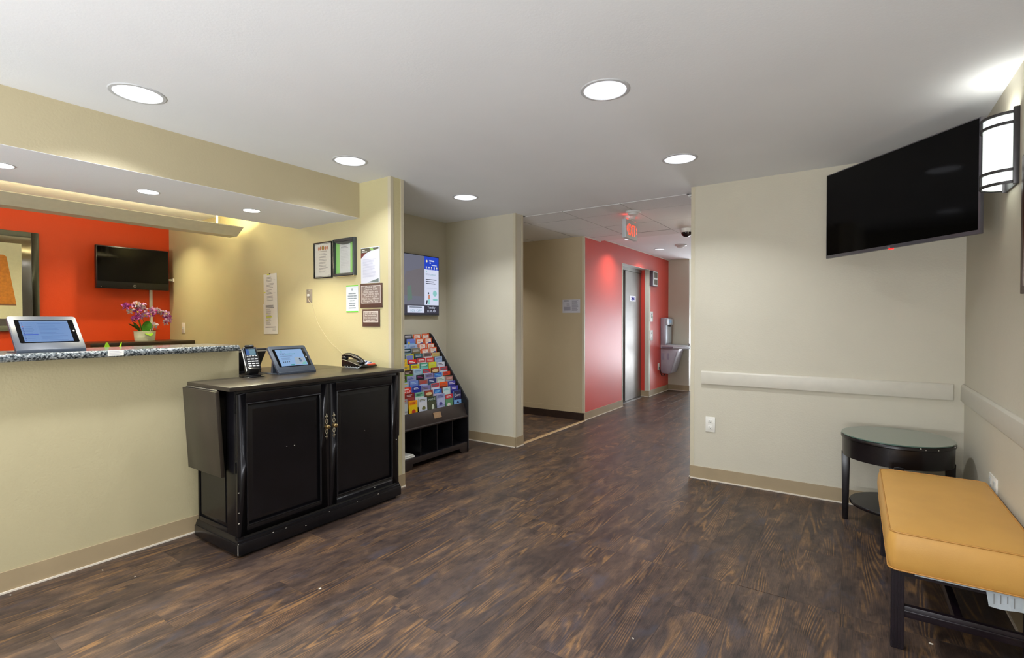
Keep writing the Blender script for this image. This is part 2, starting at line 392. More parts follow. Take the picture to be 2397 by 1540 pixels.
def window(name, x, y0, y1, z0, z1, n, axis='x'):
    bars = G(); t = .05
    def bx(a0, a1, c0, c1):
        if axis == 'x': bars.box(x-.03, x+.03, a0, a1, c0, c1)
        else: bars.box(a0, a1, x-.03, x+.03, c0, c1)
    bx(y0, y1, z0, z0+t); bx(y0, y1, z1-t, z1)
    for i in range(n+1):
        a = y0+(y1-y0-t)*i/n; bx(a, a+t, z0, z1)
    o = struct(name, bars, WHITEM)
    for i in range(n):
        a = y0+(y1-y0-t)*i/n+t; b = y0+(y1-y0-t)*(i+1)/n; g = G()
        if axis == 'x': g.box(x-.004, x+.004, a, b, z0+t, z1-t)
        else: g.box(a, b, x-.004, x+.004, z0+t, z1-t)
        build('pane', g, GLASS, o)
window('window_1', XB-.05, -.4, 3.2, .4, 2.45, 4)
window('window_2', YPE-.05, 9.7, 12.3, .25, 2.3, 3, 'y')
window('door_2', 12.55, 1.2, 2.46, 0, 2.2, 2)

# baseboards with a pale bead of caulk at the floor
def baseboard(name, segs, m_=BASE, h=.104, caulk=True):
    g = G(); q = G()
    for x0, y0, x1, y1, nx, ny in segs:      # wall line and outward normal
        t = .007; e = .013
        g.box(min(x0, x1, x0+nx*t, x1+nx*t), max(x0, x1, x0+nx*t, x1+nx*t), min(y0, y1, y0+ny*t, y1+ny*t), max(y0, y1, y0+ny*t, y1+ny*t), 0, h)
        q.box(min(x0, x1, x0+nx*e, x1+nx*e), max(x0, x1, x0+nx*e, x1+nx*e), min(y0, y1, y0+ny*e, y1+ny*e), max(y0, y1, y0+ny*e, y1+ny*e), 0, .009)
    o = struct(name, g, m_)
    if caulk: build('caulk_bead', q, CAULK, o)
baseboard('baseboard_counter', [(XB, YC, 1.742, YC, 0, -1), (1.742, YC, 1.742, YC+.13, 1, 0)])
baseboard('baseboard_office', [(XP, YP, XP2, YP, 0, -1), (XP2, YP, XP2, YA, 1, 0)])
baseboard('baseboard_alcove', [(XP2, YA, XA, YA, 0, -1), (XA, YA, XA, YB, -1, 0), (XA, YB, XA2, YB, 0, -1)])
baseboard('baseboard_elevator', [(XH, YR, EX0, YR, 0, -1), (EX1, YR, XE, YR, 0, -1), (EX1, YR, EX1, EY, -1, 0), (XE, YR, XE, 2.54, -1, 0), (XE, 2.54, 12.4, 2.54, 0, -1)])
baseboard('baseboard_partition', [(XW, YPE, XW, YW, -1, 0), (XW, YPE, XA2, YPE, 0, 1)])
baseboard('baseboard_right', [(XB, YW, XW, YW, 0, 1)])
baseboard('baseboard_hall', [(XH, YR, XH, 6.4, -1, 0)], DKBASE, .098, False)
struct('trim_hall', G().box(XH-.004, XH, YR+.03, 6.4, .098, .165), MATS['hall_tan_paint'])
# chair rails
struct('trim_partition_rail', G().prism([(XW, .792), (XW-.018, .792), (XW-.018, .886), (XW-.008, .8965), (XW, .8965)], -.528, 1.044, 'y'), TRIM, bevel=.0015)
struct('trim_right_rail', G().prism([(YW, .791), (YW+.018, .791), (YW+.018, .887), (YW+.008, .8985), (YW, .8985)], XB, XW-.001), TRIM, bevel=.0015)
# clear corner guards
gid = 0
def guard(x, y, sx, sy, z0=.104, z1=H, wd=.028, m_=None):
    """L guard on an outer corner; wall body lies towards (+sx, +sy)"""
    global gid; gid += 1
    t = .0025
    g = G().prism([(x-sx*t, y-sy*t), (x+sx*wd, y-sy*t), (x+sx*wd, y), (x, y), (x, y+sy*wd), (x-sx*t, y+sy*wd)], z0, z1, 'z')
    struct('trim_%d' % gid, g, m_ or GUARD)
guard(XP, YP, 1, 1); guard(XP2, YP, -1, 1); guard(XA, YB, 1, 1); guard(XA2, YB, -1, 1); guard(XH, YR, 1, 1)
guard(XW, YPE, 1, -1); guard(EX0, YR, -1, 1, z1=EZ, wd=.03, m_=TRIM); guard(EX1, YR, 1, 1, z1=EZ, wd=.07, m_=TRIM); guard(XE, 2.54, 1, 1, m_=TRIM)
struct('trim_ceiling_elevator', G().box(6.466, XE, YR-.012, YR, HC-.012, HC).box(XH, 6.466, YR-.012, YR, HT-.012, HT), mat('pale_ceiling_bead', (222, 208, 200), .5))

# elevator door
dr = struct('door_1', G().box(EX0, EX1, YR+.002, EY+.06, EZ-.004, EZ+.01).box(EX0, EX0+.004, YR+.004, EY+.06, 0, EZ), WHITEM)
build('door_panel', G().box(7.735, EX1-.002, EY, EY+.03, .012, 2.115), STEEL, dr)
build('door_panel', G().box(EX0+.004, 7.76, EY+.032, EY+.058, .012, 2.115), STEEL, dr)
build('door_header', G().box(EX0+.004, EX1, EY-.005, EY+.058, 2.12, EZ-.004), STEEL, dr)
build('door_sill', G().box(EX0, EX1, EY-.06, EY+.06, 0, .006), STEEL, dr)
g = G(); sh = Sheet(g, (7.93, EY-.0025, 1.627), (1, 0, 0), (0, 0, 1))
sh.rect(0, .26, 0, .092, 0, 0)
for a in (0, 60, 120):
    t = math.radians(a); c_, s_ = math.cos(t+math.pi/2), math.sin(t+math.pi/2)
    L_, W_ = .037, .0085
    sh.poly([(.13+2.2*(c_*L_*i-s_*W_*j), .046+(s_*L_*i+c_*W_*j)) for i, j in ((-1, -1), (1, -1), (1, 1), (-1, 1))], .0006, 1)
tag(build('star_of_life_sticker', g, [flat((226, 228, 236)), flat((28, 30, 150))]), 'white sticker with a blue six-pointed medical star on the steel elevator door', 'sticker')

# ------------------------------------------------------------------ ceiling lights
def spot(parent, loc, power, size, blend, rad, col=(1, 1, 1)):
    if blend < .4:
        l = bpy.data.lights.new('lamp', 'AREA'); l.shape = 'DISK'; l.size = rad*2; l.spread = math.radians(size)
    else:
        l = bpy.data.lights.new('lamp', 'SPOT'); l.spot_size = math.radians(size); l.spot_blend = blend; l.shadow_soft_size = rad
    l.energy = power; l.color = col
    o = bpy.data.objects.new('lamp', l); C.objects.link(o); o.parent = parent; o.location = Vector(loc)-Vector(parent['_org'])
RINGM = mat('light_trim', (196, 198, 200), .35)
def downlight(x, y, z, label, power, r=.1, size=124, lens=LAMP, group='round recessed ceiling lights', blend=.25, col=(.95, .985, 1.05)):
    t = thing('recessed_light', label, 'ceiling light', (x, y, z), group=group)
    build('trim_ring', G().lathe([(r, -.001), (r*1.02, -.005), (r*1.15, -.004), (r*1.19, 0), (r, 0)], (x, y, z), 32), RINGM, t, smooth=True)
    build('lens', G().lathe([(0.0001, -.0022), (r*1.01, -.0022)], (x, y, z), 32), lens, t)
    spot(t, (x, y, z-.012), power, size, blend, r*.7, col)
PD, PS = 12, 64
for x, y, lab in [(1.017, 2.89, 'round recessed ceiling light above the granite counter, nearest of the left row'), (2.262, 2.89, 'round recessed ceiling light just in front of the posted wall end'),
                  (3.506, 2.89, 'small-looking round recessed ceiling light over the brochure alcove'), (2.262, 1.0, 'largest bright round ceiling light in the middle of the lobby ceiling'),
                  (3.506, 1.0, 'round recessed ceiling light closest to the partition with the outlet'), (1.017, 1.0, 'unseen round ceiling light added to the lobby row almost overhead of the viewpoint'),
                  (-.23, 1.0, 'unseen round ceiling light added to the lobby row behind the viewpoint'), (-.23, 2.89, 'unseen round ceiling light added to the left row behind the viewpoint')]:  # last three are unseen, continue the grid, added to light the lobby
    downlight(x, y, H, lab, PD*(.5 if (x, y) == (2.262, 2.89) else 1))
downlight(7.99, 2.593, HC, 'round recessed ceiling light at the far end of the red corridor', 8, .075)
downlight(6.74, 2.6, HC, 'round recessed corridor light tucked behind the tiled ceiling step', 7, .075)
for x, y, z, lab in [(2.2, 6.15, H, 'unseen round office ceiling light added behind the light trough near the television'), (.7, 6.15, H, 'unseen round office ceiling light added behind the light trough above the artwork'), (-1.2, 6.15, H, 'unseen round office ceiling light added beyond the left edge of the picture'), (5.2, 4.7, HT, 'unseen round ceiling light added deep in the side hall'), (5.75, 1.28, HT, 'unseen round corridor light added behind the partition')]:  # all unseen, added to brighten the office, side hall and corridor
    downlight(x, y, z, lab, 18 if z == HT else 8, .08, col=(1, .88, .55) if z == H else (1, .97, .92))
for x, lab in [(.688, 'bright small spotlight in the soffit at the left edge of the picture'), (1.365, 'bright small spotlight in the soffit, middle one above the counter'), (2.03, 'bright small spotlight in the soffit nearest the posted wall'), (.02, 'small soffit spotlight beyond the left edge of the picture')]:
    downlight(x, 3.735, HS, lab, PS, .055, 118, LAMPS, 'small spotlights in the counter soffit', .5, (1, .93, .72))

# hanging light trough with a crown-shaped lip
t = thing('light_trough', 'long hanging cream light trough with sloping lip above the counter', 'light', (0, 4.95, 2.137))
x0, x1 = XB+.02, 2.573
LIPM = mat('cream_lip', (206, 198, 170), .5)
build('sloped_lip', G().prism([(5.0, 2.137), (4.88, 2.207), (4.872, 2.207), (4.872, 2.214), (4.888, 2.214), (5.012, 2.143)], x0, x1), LIPM, t)
build('trough_floor', G().box(x0, x1, 5.0, 5.14, 2.137, 2.145).box(x0, x1, 5.132, 5.14, 2.145, 2.152), LIPM, t)
build('end_plate', G().prism([(4.89, 2.207), (5.0, 2.143), (5.14, 2.143), (5.14, 2.152)], x1-.006, x1), LIPM, t)
build('light_strip', G().box(x0+.05, x1-.05, 5.03, 5.09, 2.147, 2.158), mat('warm_tube', (255, 250, 220), .4, var=0, emit=(255, 240, 190), estr=70), t)
for x in (2.45, .5, -1.5): build('hanger', G().box(x-.008, x+.008, 5.132, 5.138, 2.15, H), WHITEM, t)

# ------------------------------------------------------------------ counter
t = thing('granite_countertop', 'speckled grey granite countertop with rounded edge on the beige counter wall', 'countertop', (0, 3.5, 1.115))
prof = [(3.70, 1.117), (3.70, 1.155), (3.296, 1.155)]+[(3.300-.017*math.sin(a), 1.136+.019*math.cos(a)) for a in [math.pi*i/8 for i in range(1, 8)]]+[(3.300, 1.117)]
build('slab', G().prism(prof, XB+.01, 1.70), GRANITE, t, bevel=.003)
g = G(); Sheet(g, (1.004, 3.2818, 1.124), (1, 0, 0), (0, 0, 1)).slab(.07, .031, .0006)
sh = Sheet(g, (1.004, 3.2811, 1.124), (1, 0, 0), (0, 0, 1)); sh.lines(.006, .064, .025, .008, 3, .0025, .0008, 1)
tag(build('paper_label', g, [PAPER, mat('faint_ink', (190, 186, 190), .7)]), 'small white paper label stuck on the granite counter edge', 'label')
t = thing('office_worktop', 'low office worktop hidden behind the counter wall', 'worktop', (0, 3.8, 0))
build('top', G().box(XB+.05, 1.6, 3.515, 4.05, .72, .75), TOPWOOD, t, bevel=.002)
for x in (-3, -1.5, 0, 1.5): build('leg', G().box(x-.03, x+.03, 3.9, 3.96, 0, .72), BLK, t)
LEAF = mat('green_leaf', (60, 120, 30), .4, var=.25, scale=30); LEAF2 = mat('lime_leaf', (130, 180, 30), .4, var=.2, scale=30)
def leaf(g, base, tip, wid, droop=.3, n=7):
    b = Vector(base); tp = Vector(tip); d = tp-b; side = d.cross(Vector((0, 0, 1)))
    if side.length < 1e-4: side = Vector((1, 0, 0))
    side.normalize(); vs = []; fs = []
    for i in range(n+1):
        f = i/n; p = b+d*f+Vector((0, 0, droop*d.length*4*f*(1-f)*.5)); wv = wid*math.sin(math.pi*min(1, f*.9+.08))**.8
        vs += [p-side*wv, p+Vector((0, 0, -wv*.25)), p+side*wv]
    for i in range(n):
        a = i*3; fs += [(a, a+1, a+4, a+3), (a+1, a+2, a+5, a+4)]
    g.add(vs, fs)
t = thing('potted_plant', 'green plant with two lime leaf tips peeking over the granite counter', 'plant', (1.19, 3.88, .75))
build('pot', G().lathe([(.001, .75), (.05, .75), (.07, .9), (.062, .9), (.06, .88), (.001, .88)], (1.19, 3.88, 0), 20), WHITEP, t, smooth=True)
for tip, wd in (((1.176, 3.86, 1.178), .036), ((1.262, 3.89, 1.178), .03), ((1.08, 3.95, 1.08), .02), ((1.3, 3.83, 1.05), .02), ((1.2, 3.98, 1.1), .02)):
    g = G(); leaf(g, (1.19, 3.88, .88), tip, wd, .05); build('leaf', g, LEAF2, t, smooth=True)

def tablet(name, label, x0, x1, yb, zb, yt, zt, body, screen_fn, lip=.014, side=-1):
    """tablet in a slanted stand; slanted plate from (yb,zb) up to (yt,zt) along x0..x1"""
    t = thing(name, label, 'tablet', ((x0+x1)/2, (yb+yt)/2, zb))
    d = Vector((0, yt-yb, zt-zb)); L_ = d.length; U = d.normalized(); R = Vector((1, 0, 0)); N = R.cross(U); W = x1-x0
    O = Vector((x0, yb, zb+lip))
    g = G(); r = .014
    pts = [(x+W/2, y+L_/2) for x, y in rnd_rect(W, L_, r)]
    fr = [O+R*a+U*b for a, b in pts]; bk = [p-N*.016 for p in fr]; n = len(fr)
    g.add(fr+bk, [tuple(range(n)), tuple(range(2*n-1, n-1, -1))]+[(i, n+i, n+(i+1) % n, (i+1) % n) for i in range(n)])
    st = build('stand', g, body, t, bevel=.0015)
    build('foot_lip', G().prism([(yb-.004, zb), (yb+.012, zb), (yb+.012, zb+lip+.004), (yb-.002, zb+lip+.002)], x0+.002, x1-.002), mat('stand_lip', (58, 66, 78), .4), t, bevel=.001)
    build('base_plate', G().box(x0+.004, x1-.004, yb, yt+.02, zb, zb+.004).prism([(yt-.02, zb+.004), (yt+.005, zb+.004), (yt-.012, zt-.02), (yt-.02, zt-.02)], x0+.03, x1-.03), body, t)
    g = G(); sh = Sheet(g, O+R*(W*.085)+U*(L_*.2)+N*.0006, R, U)
    sw, shh = W*.85, L_*.685
    sh.poly([(a+sw/2, b+shh/2) for a, b in rnd_rect(sw, shh, .006)], 0, 0)
    build('bezel', g, BLKGLOSS, t)
    g = G(); sh = Sheet(g, O+R*(W*.15)+U*(L_*.225)+N*.0012, R, U)
    mats = screen_fn(sh, W*.70, L_*.63)
    build('screen', g, mats, t)
    g = G(); sh = Sheet(g, O+R*(W*.885)+U*(L_*.54)+N*.0009, R, U); sh.disc(.004, 0, .0045, 0, 0, 14); build('home_button', g, WHITEM, t)
    return t
def scr_list(sh, w, h):
    sh.rect(0, w, 0, h, 0, 0); sh.rect(0, w, h*.94, h, .0002, 1); sh.rect(w*.02, w*.31, h*.32, h*.37, .0003, 2); sh.rect(w*.315, w*.318, 0, h*.94, .0003, 1)
    for i in range(11): sh.rect(w*.03, w*.055, h*(.06+.08*i), h*(.1+.08*i), .0003, 3 if i != 8 else 4); sh.rect(w*.075, w*(.2+.08*random.random()), h*(.072+.08*i), h*(.088+.08*i), .0003, 5)
    sh.lines(w*.36, w*.95, h*.86, h*.08, 14, h*.012, .0003, 5, .6)
    return [flat((112, 160, 226), estr=.62), flat((140, 180, 235), estr=.62), flat((16, 88, 210), estr=.7), flat((40, 80, 180), estr=.6), flat((210, 90, 110), estr=.6), flat((92, 138, 205), estr=.6)]
tablet('tablet', 'tablet with a blue list screen in a grey slanted stand on granite counter', .66, .93, 3.338, 1.155, 3.515, 1.322, PLGREY, scr_list)
def scr_conf(sh, w, h):
    sh.rect(0, w, 0, h, 0, 0); sh.disc(w*.2, h*.88, h*.05, .0003, 1); sh.disc(w*.2, h*.885, h*.03, .0005, 0)
    sh.text('STAY', w*.1, h*.68, h*.14, .0003, 2); sh.text('confident', w*.31, h*.68, h*.14, .0003, 1)
    sh.lines(w*.1, w*.55, h*.6, h*.57, 2, h*.012, .0003, 3, .1); sh.lines(w*.1, w*.5, h*.47, h*.38, 3, h*.014, .0003, 3)
    for i in range(4): sh.disc(w*(.13+.07*i), h*.24, h*.028, .0003, 4)
    sh.poly([(w*.55, h*.06), (w*.95, h*.06), (w*.95, h*.46), (w*.6, h*.5)], .0002, 5); sh.disc(w*.78, h*.38, h*.05, .0005, 4); sh.rect(w*.74, w*.83, h*.2, h*.33, .0005, 3)
    sh.rect(w*.36, w*.49, h*.015, h*.09, .0004, 1); sh.poly([(w*.78, h*.04), (w*.97, h*.04), (w*.97, h*.2), (w*.85, h*.16)], .0004, 6)
    return [flat((150, 190, 238), estr=.75), flat((60, 180, 180), estr=.6), flat((40, 70, 110), estr=.5), flat((110, 140, 180), estr=.6), flat((20, 40, 70), estr=.4), flat((176, 196, 216), estr=.7), flat((130, 210, 200), estr=.7)]
tablet('tablet', 'tablet with a pale welcome screen in a slate stand on the black cabinet', 1.888, 2.168, 3.157, .951, 3.297, 1.122, PLDARK, scr_conf)

# ------------------------------------------------------------------ black cabinet
t = thing('sideboard_cabinet', 'black two-door cabinet with drop leaves and brass handles below the granite counter', 'cabinet', (2.02, 3.03, 0))
cx0, cx1, cy0, cy1 = 1.44, 2.612, 2.82, 3.27
body = build('body', G().box(cx0, cx1, cy0, cy1, .1, .927), BLACKWOOD, t, bevel=.003)
build('side_frame', G().box(cx0-.006, cx0, cy0, 2.925, .112, .92).box(cx0-.006, cx0, 3.255, cy1, .112, .92).box(cx0-.006, cx0, 2.925, 3.255, .112, .14).box(cx0-.006, cx0, 2.925, 3.255, .88, .92), BLACKWOOD, t, bevel=.002)
build('side_panel', G().hexa([(cx0-.001, 2.94, .155), (cx0, 2.94, .155), (cx0, 3.24, .155), (cx0-.001, 3.24, .155)], [(cx0-.004, 2.955, .17), (cx0, 2.955, .17), (cx0, 3.225, .17), (cx0-.004, 3.225, .17)]).box(cx0-.004, cx0, 2.948, 3.232, .165, .87), BLACKWOOD, t)
build('top', G().box(1.381, 2.652, 2.78, 3.275, .928, .951), TOPWOOD, t, bevel=.003)
build('plinth', G().box(1.42, 2.622, 2.785, 3.29, .018, .082), BLACKWOOD, t, bevel=.003)
build('plinth_moulding', G().prism([(2.79, .082), (2.792, .094), (2.802, .1), (2.806, .112), (2.83, .113), (2.83, .082)], 1.428, 2.617).prism([(1.425, .082), (1.427, .094), (1.432, .1), (1.434, .112), (1.46, .113), (1.46, .082)], 2.80, 3.285, 'y').prism([(2.617, .082), (2.616, .094), (2.613, .1), (2.612, .112), (2.59, .113), (2.59, .082)], 2.80, 3.285, 'y'), BLACKWOOD, t, smooth=True)
build('toe_base', G().box(1.45, 2.59, 2.81, 3.26, 0, .02), BLK, t)
def door(x0, x1, z0, z1, px0, px1, pz0, pz1, hx):
    d = build('door', G().box(x0, px0, 2.80, 2.819, z0, z1).box(px1, x1, 2.80, 2.819, z0, z1).box(px0, px1, 2.80, 2.819, z0, pz0).box(px0, px1, 2.80, 2.819, pz1, z1), BLACKWOOD, t, bevel=.002)
    e = .011
    build('panel_bead', G().tube([(px0+e/2, 2.801, pz0+e/2), (px1-e/2, 2.801, pz0+e/2)], .0055).tube([(px0+e/2, 2.801, pz1-e/2), (px1-e/2, 2.801, pz1-e/2)], .0055).tube([(px0+e/2, 2.801, pz0), (px0+e/2, 2.801, pz1)], .0055).tube([(px1-e/2, 2.801, pz0), (px1-e/2, 2.801, pz1)], .0055), BLACKWOOD, d, smooth=True)
    a = .028
    build('panel', G().box(px0, px1, 2.813, 2.819, pz0, pz1).add(
        [(px0+e, 2.812, pz0+e), (px1-e, 2.812, pz0+e), (px1-e, 2.812, pz1-e), (px0+e, 2.812, pz1-e), (px0+e+a, 2.804, pz0+e+a), (px1-e-a, 2.804, pz0+e+a), (px1-e-a, 2.804, pz1-e-a), (px0+e+a, 2.804, pz1-e-a)],
        [(0, 1, 5, 4), (1, 2, 6, 5), (2, 3, 7, 6), (3, 0, 4, 7), (4, 5, 6, 7)]), BLACKWOOD, d)
    # filigree handle
    zc = .633; g = G(); y = 2.797
    for sgn in (-1, 1):
        for s2 in (-1, 1):
            g.tube([(hx+s2*.009*math.sin(math.pi*i/8), y, zc+sgn*(.014+.036*i/8)) for i in range(9)], .0021, 6)
        g.tube([(hx, y, zc+sgn*.05), (hx, y, zc+sgn*.062)], .0035, 6); g.ball((hx-.006, y, zc+sgn*.064), .0045); g.ball((hx+.006, y, zc+sgn*.064), .0045)
        g.tube([(hx, y, zc+sgn*.064), (hx, y, zc+sgn*.076), (hx, y, zc+sgn*.085)], [.005, .0035, .001], 8)
    g.add(*(lambda q: (q.v, q.f))(G().tube([(hx, 2.8, zc), (hx, 2.7955, zc)], .016, 16)))
    hd = build('handle', g, mat('pewter', (160, 150, 126), .32, 1, var=.2, scale=80), d, smooth=True)
    hd['label'] = 'ornate brass back plate'
    k = G().tube([(hx, 2.797, zc), (hx, 2.787, zc), (hx, 2.783, zc), (hx, 2.776, zc), (hx, 2.771, zc), (hx, 2.769, zc)], [.005, .0055, .012, .0145, .01, .002], 16)
    build('knob', k, BRASS, d, smooth=True)
door(1.43, 2.0145, .114, .907, 1.479, 1.957, .162, .853, 1.994)
door(2.0175, 2.611, .114, .907, 2.069, 2.553, .16, .853, 2.049)
def leafboard(name, xt, xb, th, y0, y1, z0, z1):
    return build(name, G().hexa([(xb, y0, z0), (xb+th, y0, z0), (xb+th, y1, z0), (xb, y1, z0)], [(xt, y0, z1), (xt+th, y0, z1), (xt+th, y1, z1), (xt, y1, z1)]), TOPWOOD, t, bevel=.002)
leafboard('drop_leaf', 1.357, 1.384, .022, 2.885, 3.275, .443, .922)
leafboard('drop_leaf', 2.628, 2.618, .02, 2.82, 3.27, .45, .922)
build('piano_hinge', G().tube([(1.374, 2.9, .926), (1.374, 3.26, .926)], .004, 8), STEEL, t, smooth=True)
for z in (.8, .47): build('hinge', G().box(1.424, 1.434, 2.812, 2.822, z, z+.06), BLK, t)
g = G(); r_ = random.Random(3)
for x, y, z in [(1.4205, 2.7846, .083), (1.62, 2.7848, .081), (1.7, 2.7848, .08), (2.0, 2.7848, .082), (2.22, 2.7848, .083), (2.4, 2.7848, .082), (1.83, 2.7848, .05), (1.4315, 2.7993, .25), (1.4315, 2.7993, .36), (1.4315, 2.7993, .19), (1.72, 2.8035, .56), (1.77, 2.8035, .555), (2.3, 2.8035, .55), (2.38, 2.7993, .13), (2.585, 2.7993, .43)]:
    g.box(x, x+r_.uniform(.003, .009), y, y+.0012, z, z+r_.uniform(.0015, .005))
g.box(1.4195, 1.422, 2.7842, 2.787, .022, .08)
build('worn_chips', g, CHIP, t)['kind'] = 'stuff'

# card terminal on a swivel stand
t = thing('card_terminal', 'black card payment terminal with keypad on a stand at the cabinet corner', 'card reader', (1.735, 3.215, .951))
build('base', G().box(1.675, 1.79, 3.15, 3.25, .951, .957).box(1.685, 1.775, 3.17, 3.245, .957, .966), BLK, t, bevel=.003)
build('neck', G().hexa([(1.705, 3.185, .966), (1.765, 3.185, .966), (1.765, 3.235, .966), (1.705, 3.235, .966)], [(1.705, 3.175, 1.005), (1.77, 3.175, 1.005), (1.77, 3.25, 1.03), (1.705, 3.25, 1.03)]), BLK, t, bevel=.003)
R = Vector((.985, -.17, 0)).normalized(); U = Vector((.0, .55, .83)); U = (U-R*U.dot(R)).normalized(); N = R.cross(U); O = Vector((1.70, 3.19, .995))
def slab_local(W, L_, T, x=0, y=0, z=0): 
    q = [O+R*(x+a)+U*(y+b)+N*z for a, b in ((0, 0), (W, 0), (W, L_), (0, L_))]; return [p-N*T for p in q], q
dev = build('body', G().hexa(*slab_local(.085, .175, .035)), BLK, t, bevel=.006, seg=3)
build('side_trim', G().hexa(*slab_local(.003, .16, .012, -.0015, .006, -.012)), WHITEM, t)
g = G(); sh = Sheet(g, O+N*.0008, R, U); sh.rect(.008, .077, .098, .162, 0, 0); sh.rect(.013, .072, .112, .157, .0004, 1); sh.poly([(.013, .112), (.035, .112), (.03, .157), (.013, .157)], .0006, 2)
build('display', g, [BLKGLOSS, flat((120, 170, 190), estr=.5), flat((40, 110, 200), estr=.5)], dev)
for r in range(5):
    for c_ in range(3 if r else 4):
        w_ = .017 if r else .012; x = (.012+.023*c_) if r else (.012+.0165*c_); y = .078-.0165*(r-1) if r else .102
        build('key', G().hexa(*slab_local(w_, .007 if r else .004, .002, x, y, .0022)), mat('pale_key', (196, 198, 200), .5), dev)
build('privacy_crown', G().hexa(*slab_local(.055, .02, .02, .015, .168, .006)), BLK, t, bevel=.005)
t = thing('rear_worktop', 'dark worktop strip behind the black cabinet reaching the posted wall', 'worktop', (2.2, 3.65, 0))
build('top', G().box(1.75, XP-.001, 3.278, 4.02, .905, .93), TOPWOOD, t, bevel=.002)
for x in (1.80, 2.62): build('leg', G().box(x, x+.04, 3.94, 3.98, 0, .905), BLK, t); build('leg', G().box(x, x+.04, 3.32, 3.36, 0, .905), BLK, t)
t = thing('tablet_stand', 'dark back of a tablet stand turned to the office behind the terminal', 'tablet', (1.93, 3.7, .93))
build('back_plate', G().hexa([(1.80, 3.735, .945), (2.075, 3.735, .945), (2.075, 3.75, .945), (1.80, 3.75, .945)], [(1.79, 3.60, 1.108), (2.065, 3.60, 1.108), (2.065, 3.615, 1.113), (1.79, 3.615, 1.113)]), mat('charcoal_plastic', (44, 44, 50), .4), t, bevel=.003)
build('white_edge', G().hexa([(1.793, 3.605, 1.088), (2.064, 3.605, 1.088), (2.064, 3.612, 1.088), (1.793, 3.612, 1.088)], [(1.792, 3.599, 1.096), (2.064, 3.599, 1.096), (2.064, 3.606, 1.096), (1.792, 3.606, 1.096)]), WHITEP, t)
build('foot', G().box(1.84, 2.05, 3.66, 3.78, .93, .946), BLK, t, bevel=.002)
pts = [(1.88, 3.36, .933), (1.90, 3.44, .933), (1.99, 3.46, .936), (2.05, 3.41, .934), (1.98, 3.36, .934), (1.90, 3.38, .935), (1.86, 3.44, .937), (1.90, 3.52, .934), (2.0, 3.54, .935), (2.03, 3.48, .933)]
def smooth_pts(p, n=6):
    p = [Vector(q) for q in p]; o = []
    for i in range(len(p)-1):
        a, b, c, d = p[max(i-1, 0)], p[i], p[i+1], p[min(i+2, len(p)-1)]
        for k in range(n):
            u = k/n; o.append(.5*((2*b)+(c-a)*u+(2*a-5*b+4*c-d)*u*u+(3*b-a-3*c+d)*u**3))
    return o+[p[-1]]
tag(build('charging_cable', G().tube(smooth_pts(pts), .0028, 6), mat('black_cable', (24, 24, 26), .5), smooth=True), 'thin dark cable coiled on the worktop between terminal and slate tablet', 'cable')

# desk phone
PHONE = t = thing('desk_phone', 'black corded desk telephone on the cabinet against the posted wall', 'telephone', (2.57, 3.19, .951))
build('body', G().prism([(3.08, .957), (3.085, .972), (3.2, .995), (3.29, 1.012), (3.3, 1.0), (3.3, .957)], 2.49, 2.655), BLK, t, bevel=.004)
hp = [(2.513, 3.075, .993), (2.513, 3.1, 1.012), (2.513, 3.15, 1.032), (2.513, 3.22, 1.046), (2.513, 3.27, 1.045), (2.513, 3.305, 1.03)]
build('handset', G().tube(smooth_pts(hp, 4), .017, 10).ball((2.513, 3.09, .994), .025, .032, .018).ball((2.513, 3.285, 1.022), .025, .032, .02), BLK, t, smooth=True)
build('silver_trim', G().tube([(2.4885, 3.085, .974), (2.4885, 3.2, .998), (2.4885, 3.3, 1.014)], .0022, 6).tube([(2.494, 3.12, 1.03), (2.493, 3.2, 1.05), (2.494, 3.27, 1.052)], .0016, 6), STEEL, t, smooth=True)
build('keypad_plate', G().prism([(3.095, .976), (3.2, .9965), (3.2, .9985), (3.095, .978)], 2.55, 2.645), flat((190, 196, 214)), t)
for r in range(4):
    for c_ in range(3):
        y = 3.118+.021*r; x = 2.562+.027*c_; z = .9785+(y-3.095)*.195
        build('key', G().box(x, x+.016, y, y+.012, z, z+.005), flat((226, 228, 236)) if (r+c_) % 2 else flat((70, 90, 150)), t)
build('red_label', G().prism([(3.084, .965), (3.097, .9795), (3.097, .981), (3.083, .967)], 2.57, 2.645), flat((196, 62, 26)), t)
cord = [(2.513, 3.075, .985)]+[(2.49-.006*math.cos(i*1.3), 3.09+.0065*i, .957+.004*math.sin(i*1.3)) for i in range(26)]+[(2.5, 3.27, .962)]
build('coiled_cord', G().tube(smooth_pts(cord, 4), .003, 6), mat('grey_cord', (150, 156, 164), .4), t, smooth=True)
jk = thing('phone_jack', 'steel wall phone jack plate with a white plug on the posted wall', 'wall plate', (XP, 3.975, 1.53))
build('plate', G().box(XP-.006, XP, 3.937, 4.015, 1.473, 1.588), mat('satin_plate', (150, 142, 130), .4, .2), jk, bevel=.002)
build('plug', G().box(XP-.02, XP-.006, 3.965, 3.985, 1.525, 1.545), WHITEP, jk, bevel=.002)
for z in (1.482, 1.579): build('screw', G().ball((XP-.006, 3.976, z), .003), WHITEM, jk)
build('wall_cord', G().tube(smooth_pts([(XP-.014, 3.975, 1.53), (XP-.02, 3.967, 1.5), (XP-.006, 3.935, 1.45), (XP-.006, 3.896, 1.37), (XP-.005, 3.85, 1.29), (XP-.006, 3.766, 1.204), (XP-.005, 3.68, 1.13), (XP-.008, 3.565, 1.065), (XP-.02, 3.45, 1.012), (2.63, 3.33, .985), (2.6, 3.302, .98)]), .0019, 6), mat('cream_cord', (206, 196, 160), .5), PHONE, smooth=True)

